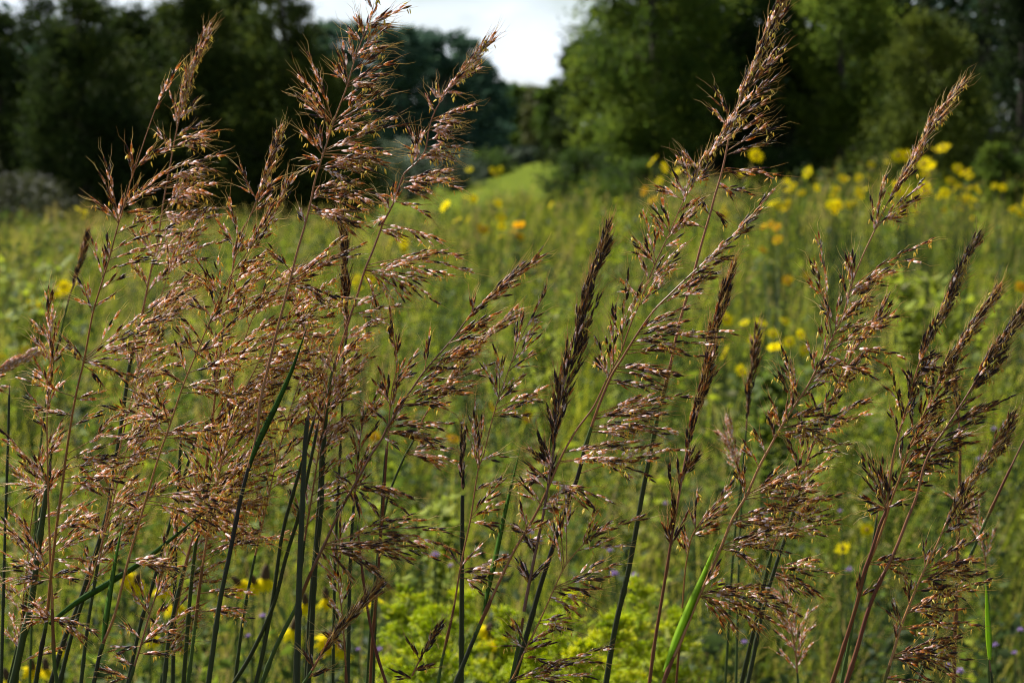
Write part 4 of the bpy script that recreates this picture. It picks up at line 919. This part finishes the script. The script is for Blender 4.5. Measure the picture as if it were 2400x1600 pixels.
for (lab, px, d, top, hw, mt) in (
        ("small far round tree at the bottom of the gap of sky, bluish green", 1190, 165, 196, 48, "leaf"),
        ("small far yellow-green tree in the lowest dip of the treeline", 1232, 160, 196, 42, "leaf"),
        ("small far olive-brown tree beside the lowest dip of the treeline", 1270, 155, 206, 44, "olive"),
        ("small far dark tree tucked against the tall trees right of the gap", 1310, 150, 185, 45, "leaf")):
    tree("round_tree", lab, "leaf", px, d, top, hw, M[mt], 60, 60, 0.5, "small far trees in the gap", tone=0.4)
for (lab, px, d, top, hw, kind, mt, nc, na, sz, tone) in (  # tone paints sunlit crowns paler and shaded ones darker
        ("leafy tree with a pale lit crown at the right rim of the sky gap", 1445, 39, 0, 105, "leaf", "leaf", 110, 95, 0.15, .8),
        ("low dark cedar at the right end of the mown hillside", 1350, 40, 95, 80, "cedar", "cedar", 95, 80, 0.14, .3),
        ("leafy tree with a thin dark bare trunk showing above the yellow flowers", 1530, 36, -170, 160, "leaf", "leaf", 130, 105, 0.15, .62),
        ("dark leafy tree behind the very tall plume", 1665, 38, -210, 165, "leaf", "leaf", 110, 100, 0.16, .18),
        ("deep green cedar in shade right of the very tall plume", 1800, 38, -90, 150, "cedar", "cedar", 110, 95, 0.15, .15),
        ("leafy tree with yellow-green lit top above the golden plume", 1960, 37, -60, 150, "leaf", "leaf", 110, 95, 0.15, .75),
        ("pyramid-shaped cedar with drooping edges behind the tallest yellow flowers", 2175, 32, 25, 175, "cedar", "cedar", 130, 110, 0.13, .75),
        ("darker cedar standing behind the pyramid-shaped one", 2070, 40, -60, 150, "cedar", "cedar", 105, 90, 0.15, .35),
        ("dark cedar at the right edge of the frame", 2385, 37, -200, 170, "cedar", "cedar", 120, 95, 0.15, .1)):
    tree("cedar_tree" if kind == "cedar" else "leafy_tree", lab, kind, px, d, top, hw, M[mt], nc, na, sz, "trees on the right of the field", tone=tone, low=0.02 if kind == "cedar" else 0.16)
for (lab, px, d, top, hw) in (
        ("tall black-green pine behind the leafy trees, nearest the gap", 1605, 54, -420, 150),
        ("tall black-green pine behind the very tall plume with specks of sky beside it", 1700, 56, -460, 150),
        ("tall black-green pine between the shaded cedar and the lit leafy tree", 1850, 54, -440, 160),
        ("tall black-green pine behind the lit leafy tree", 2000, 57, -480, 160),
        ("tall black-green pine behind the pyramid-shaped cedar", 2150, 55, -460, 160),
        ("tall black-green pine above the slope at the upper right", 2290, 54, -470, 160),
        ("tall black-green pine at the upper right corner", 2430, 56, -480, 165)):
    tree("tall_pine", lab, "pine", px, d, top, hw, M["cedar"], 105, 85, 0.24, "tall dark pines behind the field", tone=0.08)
for (lab, px, d, top, hw, mt, cat, tone, sz) in (
        ("pale grey-green bush under the pines beside the mown hillside", 955, 72, 322, 75, "grey_leaf", "bush", .4, .2),
        ("grey-green low bush at the foot of the pines by the drooping plume", 1060, 78, 345, 60, "grey_leaf", "bush", .3, .2),
        ("dark bush on the upper edge of the mown hillside", 1130, 88, 350, 60, "leaf", "bush", .3, .25),
        ("small pale bush at the top of the mown hillside", 1222, 104, 345, 32, "grey_leaf", "bush", .7, .25),
        ("dull brownish brush at the foot of the cedars by the left edge", 55, 41, 405, 110, "olive", "bush", .15, .12),
        ("dark brush under the low cedar at the end of the hillside", 1375, 37, 345, 85, "leaf", "bush", .15, .12),
        ("low brush at the foot of the thin bare trunk", 1480, 34, 372, 90, "leaf", "bush", .35, .11),
        ("scrubby brush under the shaded cedar behind the yellow flowers", 1830, 35, 350, 110, "leaf", "bush", .2, .11),
        ("leafy green bush by the right edge behind the yellow flowers", 2345, 27, 330, 55, "leaf", "bush", .6, .09)):
    tree("leafy_bush", lab, "leaf", px, d, top, hw, M[mt], 45, 60, sz, None, tone=tone, cat=cat, low=0.02)

# far-off wooded hill beyond everything
mb = MB()
x = RNG.uniform(-170, 130, 26000); y = RNG.uniform(230, 330, 26000)
keep = (x < -18) | (x > 12); x, y = x[keep], y[keep]
ht = (13 + 4 * np.sin(x * .12) + 3 * np.sin(x * .31 + 1) + 2.0 * np.sin(x * .7)) * sm(np.abs(x + 3), 8, 60)
C = np.stack([x, y, ground_z(x, y) + ht * RNG.random(len(x)) ** .6 + (y - 230) * .05], -1)
rcards(mb, C, RNG.uniform(1.0, 2.4, len(x)), RNG.uniform(.7, 1.5, len(x)), np.clip(.5 + .25 * np.sin(x * .5) + RNG.normal(0, .15, len(x)), 0, 1))
tag(mb.build("distant_woods", M["pine"]), kind="stuff")
# ------------------------------------------------------------------ flowers and single plants in the meadow
M["petal"] = material("yellow_petal", [(0, (0.55, 0.23, 0.004)), (0.5, (0.66, 0.50, 0.003)), (1, (0.70, 0.60, 0.004))], rough=0.8, spec=0.03, trans=0.55, trans_gain=1.2)
M["cone"] = material("flower_cone", [(0, (0.03, 0.018, 0.012)), (1, (0.22, 0.11, 0.02))], rough=0.8, spec=0.2)
M["violet"] = material("violet_petal", [(0, (0.30, 0.17, 0.42)), (1, (0.5, 0.36, 0.6))], rough=0.5, spec=0.3, trans=0.4)
M["plume"] = material("goldenrod_plume", [(0, (0.26, 0.33, 0.010)), (0.5, (0.46, 0.52, 0.014)), (1, (0.62, 0.60, 0.02))], rough=0.5, spec=0.3, trans=0.6, trans_gain=1.3)


def head(root, O, C, r, droop, tint, facing, cone=0.0, npet=13):
    """A daisy-like head: one ring of petals and its cone."""
    f = norm(np.asarray(facing, float)); u, v = frame(f[None]); u, v = u[0], v[0]
    a = np.arange(npet) * 2 * PI / npet + RNG.uniform(0, 6); a = a + RNG.normal(0, .06, npet)
    rad = np.cos(a)[:, None] * u + np.sin(a)[:, None] * v
    D = norm(rad * math.cos(droop) - f * math.sin(droop) + RNG.normal(0, .06, (npet, 3)))
    S = norm(np.cross(D, f + 0.01))
    mb = MB()
    cards(mb, C + rad * r * .16, D, S, r * RNG.uniform(.85, 1.05, npet), r * .5, np.clip(tint + RNG.normal(0, .1, npet), 0, 1), fold=0.1)
    h = mb.build("flower_head", M["petal"], root, O)
    mb = MB()
    k = 7; t = np.linspace(0, 1, k); hgt = r * (0.28 + cone)
    tube(mb, C - f * r * .05 + f * (t * hgt)[:, None], r * .26 * np.sqrt(np.clip(1 - t ** 2.4, 0.01, 1)), 8, 0.15 if cone > .2 else 0.8)
    mb.build("flower_cone", M["cone"], h, O)


def flower_plant(label, name, heads, group, droop=0.12, cone=0.0, tint=0.6, zmin=0.45, up=0.4, leaves=10, cat="flower"):
    """heads: (px, py, d, diameter in px). The plant stands below the first head."""
    P = [at(px, py, d) for px, py, d, _ in heads]
    b = np.mean(P, axis=0); b[2] = ground_z(b[0], b[1]); b[0] -= 0.05
    root = empty(name, b); tag(root, label, cat, group)
    sb = MB(); lb = MB()
    j = b + (np.mean(P, axis=0) - b) * np.array([.6, .6, .5])
    tube(sb, bezier(b, (b + j) / 2, j, 6), .003, 5, .45)
    for (p, (_, _, d, s)) in zip(P, heads):
        r = s / F * d / 2 * 1.1
        st = bezier(j, np.array([(j[0] * .35 + p[0] * .65), (j[1] + p[1]) / 2, j[2] * .5 + p[2] * .5]), p - np.array([0, 0, r * .1]), 7)
        tube(sb, st, np.linspace(.0026, .0014, 7), 5, .5)
        fc = np.array([RNG.normal(-.1, .5), RNG.normal(-.45, .4), up * RNG.uniform(.6, 1.8)]); r = r * RNG.uniform(.8, 1.15)
        head(root, b, p, r, droop, tint + RNG.normal(0, .08), fc, cone)
    n = leaves
    t = RNG.uniform(.15, .95, n); C = b + (j - b) * t[:, None] * 1.3
    D = norm(np.stack([np.cos(t * 40), np.sin(t * 40), np.full(n, .25)], -1))
    cards(lb, C, D, norm(np.cross(D, np.array([0, 0, 1.0]))), RNG.uniform(.05, .11, n), RNG.uniform(.012, .028, n), RNG.uniform(.3, .7, n))
    sb.build("stem", M["culm"], root, b); lb.build("foliage", M["forb"], root, b)
    return root


TALLY = "tall yellow flowers in front of the dark trees"
FL = [
 ("tall yellow flower cluster with the highest bloom before the pyramid-shaped cedar", [(2210,345,9.0,34),(2192,352,9.0,28),(2165,383,9.2,30),(2180,388,9.2,26)]),
 ("bright pair of yellow blooms beside the dark tip of the golden plume", [(2105,365,9.0,30),(2128,366,9.0,34),(2168,408,9.3,26)]),
 ("yellow flower cluster in a dense clump right of the golden plume's tip", [(2245,395,9.6,26),(2262,403,9.6,32),(2272,412,9.7,24),(2228,424,9.6,28),(2292,444,9.8,24)]),
 ("yellow flowers half hidden behind the golden plume's upper spike", [(2168,440,9.4,32),(2175,452,9.4,26),(2150,462,9.6,28),(2112,452,9.6,22),(2215,452,9.7,24)]),
 ("single tall yellow bloom hanging sideways before the shaded cedar", [(1892,404,9.0,28)]),
 ("row of small yellow blooms against the shade under the leafy trees", [(1975,418,10.5,22),(1960,395,10.5,16),(1984,420,10.5,18),(2013,416,10.5,20)]),
 ("small yellow blooms beside the closed tip of the golden plume", [(2038,417,10.5,20),(2042,386,10.5,18),(2080,380,10.5,14)]),
 ("yellow bloom just above the pale branch of the very tall plume", [(1772,365,9.0,32),(1742,405,9.5,24)]),
 ("yellow bloom at the foot of the thin bare trunk, first of a slanting row", [(1530,376,9.5,30),(1557,393,9.5,24)]),
 ("yellow blooms behind the left twigs of the lilac plume", [(1586,402,9.6,26),(1545,425,10,28),(1578,436,10,20)]),
 ("orange blooms below the slanting yellow row", [(1510,448,10,22),(1530,468,10,20)]),
 ("yellow blooms on the mown strip at the right of the golden plume's cluster", [(2350,440,10,20),(2330,436,10,16),(2392,500,9,22)]),
 ("yellow haze of small blooms low in front of the shaded trees", [(1850,428,10.5,20),(1915,440,10.5,18),(1840,425,10,14),(2015,455,10.3,30),(2030,442,10.3,20)]),
]
for lab, hs in FL:
    flower_plant(lab, "tall_sunflower", hs, TALLY, tint=.75 if "orange" not in lab else 0.2, droop=0.1)
for k in range(20):
    px = 1720 + (k * 137) % 690 + RNG.uniform(-25, 25); py = RNG.uniform(432, 492)
    d = RNG.uniform(9.5, 12.5)
    flower_plant("one of the many small yellow blooms lost in the hazy band before the shaded trees", "hazy_sunflower",
                 [(px + RNG.normal(0, 18), py + RNG.normal(0, 9), d, RNG.uniform(11, 19)) for _ in range(4)], "small blooms in the hazy yellow band", tint=.7, droop=.1, leaves=14)
MID = [
 ("small yellow blooms before the mown hillside", [(1160,408,12,24),(1153,398,12,16),(1172,398,12,16),(1100,397,12,16)]),
 ("lone yellow bloom at the left of the open grass in the middle", [(1043,482,10,24)]),
 ("pair of yellow blooms on the brown grass in the middle", [(1072,515,9.5,20),(1096,514,9.5,18)]),
 ("yellow-orange bloom nearest the centre of the open grass", [(1132,536,9,26)]),
 ("column of three yellow blooms in the open grass", [(1175,510,9.3,20),(1176,530,9.3,20),(1173,554,9.3,20)]),
 ("tight cluster of three orange-yellow blooms right of the column", [(1216,526,9.2,24),(1206,543,9.2,18),(1220,555,9.2,22)]),
 ("faint yellow blooms below the mown hillside", [(1168,476,13,20),(1110,466,13,16),(1092,462,13,14),(1290,480,12,16)]),
 ("three yellow blooms between the tall plume and the drooping plume", [(913,571,8,24),(946,568,8,20),(948,585,8,20)]),
 ("yellow blooms either side of the dark closed spike behind the plumes", [(835,655,7.5,26),(866,649,7.5,26),(872,664,7.5,24),(896,659,7.5,18),(840,676,7.5,20),(798,703,7.5,20)]),
 ("yellow bloom rising before the cedars near the left edge", [(190,492,9,30),(198,503,9,24)]),
 ("bright yellow cluster under the blurred olive spike at the left", [(150,672,7.5,36),(132,682,7.5,28),(165,668,7.5,28),(145,698,7.5,26)]),
 ("yellow blooms between the left edge and the bright cluster", [(80,714,7.2,28),(72,726,7.2,26),(22,740,7.2,24)]),
 ("faint yellow blooms beside the upright russet plume", [(60,820,6.5,24),(5,835,6.5,20)]),
 ("yellow flat-topped bloom right of the long olive spike, upper of the band", [(1702,748,6,30),(1745,755,6,26)]),
 ("brightest yellow blooms in the band beside the big golden plume", [(1783,754,6,36),(1812,781,6,30),(1840,752,6,28)]),
 ("yellow blooms in the lower row of the band by the long olive spike", [(1770,796,5.8,26),(1815,812,5.8,32),(1782,783,5.9,18),(1850,800,5.8,24)]),
 ("yellow bloom touching the long olive spike", [(1698,825,5.6,34)]),
 ("yellow blooms at the end of the band against the golden plume", [(1877,783,5.9,24),(1886,820,5.7,22),(1738,868,5.4,24)]),
 ("orange blooms high between the two big plumes on the right", [(1789,530,8.5,20),(1806,525,8.5,18),(1820,532,8.5,20)]),
 ("scattered orange blooms below the high orange ones", [(1822,561,8,24),(1788,585,8,18),(1846,656,7,22),(1890,645,7,18)]),
 ("orange bloom at the right edge of the grass", [(2392,672,7,22)]),
 ("orange-yellow bloom beside the small airy plume", [(1236,978,4.6,30),(1155,953,4.8,26)]),
 ("yellow-orange bloom under the leaning russet plume", [(1062,1027,4.4,30),(878,1022,4.5,26)]),
 ("yellow bloom low between the two golden plumes", [(2032,1241,3.7,34),(1975,1284,3.6,28)]),
]
for lab, hs in MID:
    hs = [(a, b, c, e * 1.1) for a, b, c, e in hs]
    flower_plant(lab, "yellow_wildflower", hs, "yellow flowers scattered over the meadow", tint=.22 if "orange" in lab else .85, droop=.1)
CONE = [
 ("drooping yellow coneflower with a dark cone at the left of the low brown plume", [(690,1470,2.9,52)]),
 ("drooping yellow coneflower between the two thick stems", [(716,1410,2.9,44)]),
 ("drooping yellow coneflower behind the low brown plume", [(765,1398,2.95,48)]),
 ("drooping yellow coneflower right of the low brown plume", [(870,1398,2.9,46)]),
 ("drooping yellow coneflower under the low brown plume, hanging long", [(778,1490,2.8,54),(808,1520,2.8,40)]),
 ("big yellow coneflower right of the long black stem", [(622,1352,2.95,52),(595,1362,2.95,40)]),
 ("yellow coneflower touching the long black stem", [(558,1365,2.95,48)]),
 ("yellow coneflower below the folded leaf", [(290,1345,3.0,48),(322,1362,3.0,40)]),
 ("yellow coneflower with hanging petals beside the low purple-brown sprig", [(412,1412,2.9,44),(383,1372,2.95,40)]),
 ("yellow coneflowers at the bottom left corner", [(18,1588,2.7,48),(75,1562,2.75,44)]),
 ("yellow coneflowers left of the black stem of the sharp plume at the bottom", [(108,1565,2.75,36),(152,1520,2.8,34)]),
 ("yellow coneflower low between the narrow leaf and the tall black stem", [(355,1490,2.85,36)]),
 ("yellow coneflower hanging in front of the goldenrod", [(1160,1490,2.6,48),(1145,1472,2.62,36)]),
]
for lab, hs in CONE:
    hs = [(a, b, c, e * 1.5) for a, b, c, e in hs]
    flower_plant(lab, "coneflower", hs, "drooping yellow coneflowers low in the grass", tint=.85, droop=.95, cone=.55, up=1.6, leaves=6)


def tuft_flower(label, pts):
    P = [at(px, py, d) for px, py, d, _ in pts]
    b = P[0].copy(); b[2] = ground_z(b[0], b[1])
    root = empty("violet_wildflower", b); tag(root, label, "flower", "small violet flowers low in the meadow")
    sb = MB()
    for p, (_, _, d, s) in zip(P, pts):
        r = s / F * d / 2; mb = MB(); n = 46
        D = rdir(n, -.1, 1); cards(mb, np.repeat(p[None], n, 0), D, norm(np.cross(D, rdir(n))), r * RNG.uniform(.8, 1.1, n), r * .3, RNG.random(n))
        mb.build("flower_head", M["violet"], root, b)
        tube(sb, bezier(b, (b + p) / 2 + np.array([.02, 0, .1]), p, 6), .0013, 4, .5)
    sb.build("stem", M["culm"], root, b)


for lab, pts in (
 ("violet bloom under the arching branches of the russet plume", [(1020,1302,3.3,26),(1056,1326,3.3,16)]),
 ("violet blooms in the middle of the centre plumes", [(1242,1248,3.4,22),(1264,1266,3.4,18)]),
 ("violet bloom beside the thick green stem", [(1430,1290,3.3,18)]),
 ("pale violet blooms above the goldenrod", [(1440,1346,3.1,26),(1486,1350,3.1,24)]),
 ("violet bloom at the bottom between the slanting stems", [(616,1444,2.9,20),(582,1490,2.9,16)]),
 ("violet bloom low beside the short closed spike", [(840,1522,2.8,16),(888,1522,2.8,18)]),
 ("violet blooms under the low golden plume", [(2250,1573,2.7,24),(2222,1560,2.75,18)]),
 ("violet bloom near the right edge above the bottom corner", [(2332,1512,2.8,18),(2378,1530,2.8,16)]),
 ("violet bloom at the right edge by the bright blade", [(2392,1476,2.9,18)]),
 ("violet bloom behind the slanting plumes at the right", [(2330,1006,4.2,16),(2295,1075,4.0,14)]),
 ("violet bloom low beneath the long olive spike", [(1560,1180,3.8,16),(1745,1505,2.9,18)]),
 ("violet bloom hanging over the low golden plume's left side", [(1990,1335,3.3,20),(1968,1198,3.5,14)])):
    tuft_flower(lab, pts)


def goldenrod(label, px, py, d, hgt, wid, tone=.5):
    """Feathery plant: stem, narrow leaves, and a plume of arching sprays of tiny buds."""
    top = at(px, py, d); b = top.copy(); b[0] -= .06; b[2] = ground_z(b[0], b[1])
    root = empty("goldenrod", b); tag(root, label, "plant", "bright yellow-green goldenrod plants")
    H = top[2] - b[2]; ax = bezier(b, b + np.array([0, 0, H * .6]), top, 24)
    mb = MB(); tube(mb, ax, np.linspace(.003, .001, 24), 5, .55); mb.build("stem", M["culm"], root, b)
    pb = MB(); hp = hgt / F * d; wp = wid / F * d
    for k in range(38):
        t = RNG.random() ** .9; z = top[2] - hp * t
        p = np.array([np.interp(z, ax[:, 2], ax[:, 0]), np.interp(z, ax[:, 2], ax[:, 1]), z])
        a = RNG.uniform(0, 2 * PI); l = wp * .5 * (0.25 + .9 * t ** .7) * RNG.uniform(.6, 1.15)
        e = p + np.array([math.cos(a) * l, math.sin(a) * l, l * .28])
        c = (p + e) / 2 + np.array([0, 0, .38 * l])
        pa = bezier(p, c, e, 8); tube(pb, pa, np.linspace(.0007, .0004, 8), 3, .3)
        n = 30; tk = RNG.normal(0, .2); s = RNG.uniform(.15, 1, n); C = np.stack([np.interp(s, np.linspace(0, 1, 8), pa[:, q]) for q in range(3)], -1)
        D = norm(np.array([[0, 0, .8]]) + rdir(n)); C = C + D * RNG.uniform(0, .004, n)[:, None]
        spindles(pb, C, D, RNG.uniform(.005, .010, n), .0014, np.clip(tone - .02 + tk + RNG.normal(0, .14, n), 0, 1), 0, sides=4)
    pb.build("flower_plume", M["plume"], root, b)
    lb = MB(); n = 60; t = RNG.uniform(.25, .93, n); C = np.stack([np.interp(t, np.linspace(0, 1, 24), ax[:, q]) for q in range(3)], -1)
    a = RNG.uniform(0, 2 * PI, n); D = norm(np.stack([np.cos(a), np.sin(a), RNG.uniform(.1, .8, n)], -1))
    cards(lb, C, D, norm(np.cross(D, np.array([0, 0, 1.]) + .01)), RNG.uniform(.05, .09, n), RNG.uniform(.007, .013, n), RNG.uniform(.5, .95, n))
    lb.build("foliage", M["forb"], root, b)


for g in (("goldenrod with a rounded top behind the thin stem of the small airy plume", 965, 1372, 2.55, 260, 190, .45), ("low goldenrod right of the small dark sprig", 1010, 1440, 2.4, 200, 190, .5),
          ("goldenrod nearest the yellow coneflower that hangs in front", 1095, 1385, 2.7, 230, 190, .4), ("goldenrod crossed by the black lower stems", 1195, 1440, 2.6, 200, 200, .5),
          ("goldenrod between the black stem and the thick green stem", 1330, 1400, 2.6, 240, 200, .55), ("tallest goldenrod, right of the thick green stem", 1500, 1362, 2.7, 280, 170, .55),
          ("goldenrod low beside the reddish stem", 1450, 1450, 2.45, 200, 200, .6), ("goldenrod fading into the grass near the bright green leaf", 1590, 1440, 2.65, 210, 180, .4),
          ("goldenrod at the bottom edge under the low small plume", 1260, 1520, 2.35, 160, 200, .5), ("bottom goldenrod left of the thick green stem's foot", 1380, 1520, 2.3, 170, 190, .6),
          ("distant goldenrod standing like a bright green spire in the open grass", 1458, 462, 8.5, 170, 75, .6)):
    goldenrod(*g)


def broadleaf(label, px, py, d, hgt, wid, n, lf, tone, name="leafy_plant"):
    top = at(px, py, d); b = top.copy(); b[2] = ground_z(b[0], b[1])
    root = empty(name, b); tag(root, label, "plant")
    sb = MB(); lb = MB(); h = hgt / F * d; wd = wid / F * d
    for k in range(7):
        e = top + np.array([RNG.normal(0, wd * .3), RNG.normal(0, wd * .3), -abs(RNG.normal(0, h * .3))])
        pa = bezier(b + np.array([RNG.normal(0, .02), 0, 0]), np.array([b[0], b[1], top[2] - h * .5]), e, 8); tube(sb, pa, np.linspace(.003, .001, 8), 4, .5)
        m = n // 7; t = RNG.uniform(.45, 1, m); C = np.stack([np.interp(t, np.linspace(0, 1, 8), pa[:, q]) for q in range(3)], -1)
        a = RNG.uniform(0, 2 * PI, m); D = norm(np.stack([np.cos(a), np.sin(a), RNG.uniform(-.1, .6, m)], -1))
        cards(lb, C, D, norm(np.cross(D, np.array([0, 0, 1.]) + .01)), lf * RNG.uniform(.7, 1.3, m), lf * RNG.uniform(.4, .65, m), np.clip(tone + RNG.normal(0, .1, m), 0, 1))
    sb.build("stem", M["culm"], root, b); lb.build("foliage", M["forb"], root, b)


for g in (("light green round-leaved plant right of the golden plume's middle", 2150, 600, 6.5, 220, 260, 260, .05, .75), ("second light green round-leaved plant lower and nearer the right edge", 2240, 660, 6.2, 160, 200, 160, .05, .7),
          ("dark green leafy plant under the yellow band beside the golden plume", 1800, 830, 5.2, 200, 220, 220, .05, .5), ("yellow-green leafy plant in the centre behind the black closed spike", 1290, 700, 5.6, 240, 150, 200, .03, .75),
          ("leafy plant between the russet plume's arches and the small airy plume", 1000, 1150, 3.6, 200, 260, 240, .03, .7), ("bright leafy plant at the left among the yellow flowers", 60, 600, 7, 200, 240, 220, .05, .7)):
    broadleaf(*g)
# ------------------------------------------------------------------ build the stalks and the bare stems
for s in STALKS:
    make_stalk(s)
for i, (lab, d, r, tint, pts) in enumerate(STEMS):
    s = dict(label=lab, d=d, ax=pts, split=pts[0][1] + 30, r=r * .6, rc=r, ct=tint, axt=.1, tip=0, name="grass_culm", group="bare grass stems", leaf=STEM_LEAF.get(i, []))
    make_stalk(s)

# ------------------------------------------------------------------ render settings
SC.render.engine = "CYCLES"
SC.cycles.use_denoising = True
SC.cycles.use_adaptive_sampling = True
SC.cycles.adaptive_threshold = 0.02
SC.cycles.filter_width = 1.1
SC.cycles.max_bounces = 8
SC.cycles.diffuse_bounces = 4
SC.cycles.transmission_bounces = 4
SC.cycles.caustics_reflective = False
SC.cycles.caustics_refractive = False
SC.view_settings.view_transform = "Standard"
SC.view_settings.look = "None"
SC.view_settings.exposure = 1.25
SC.view_settings.gamma = 1.0
SC.view_settings.use_curve_mapping = False
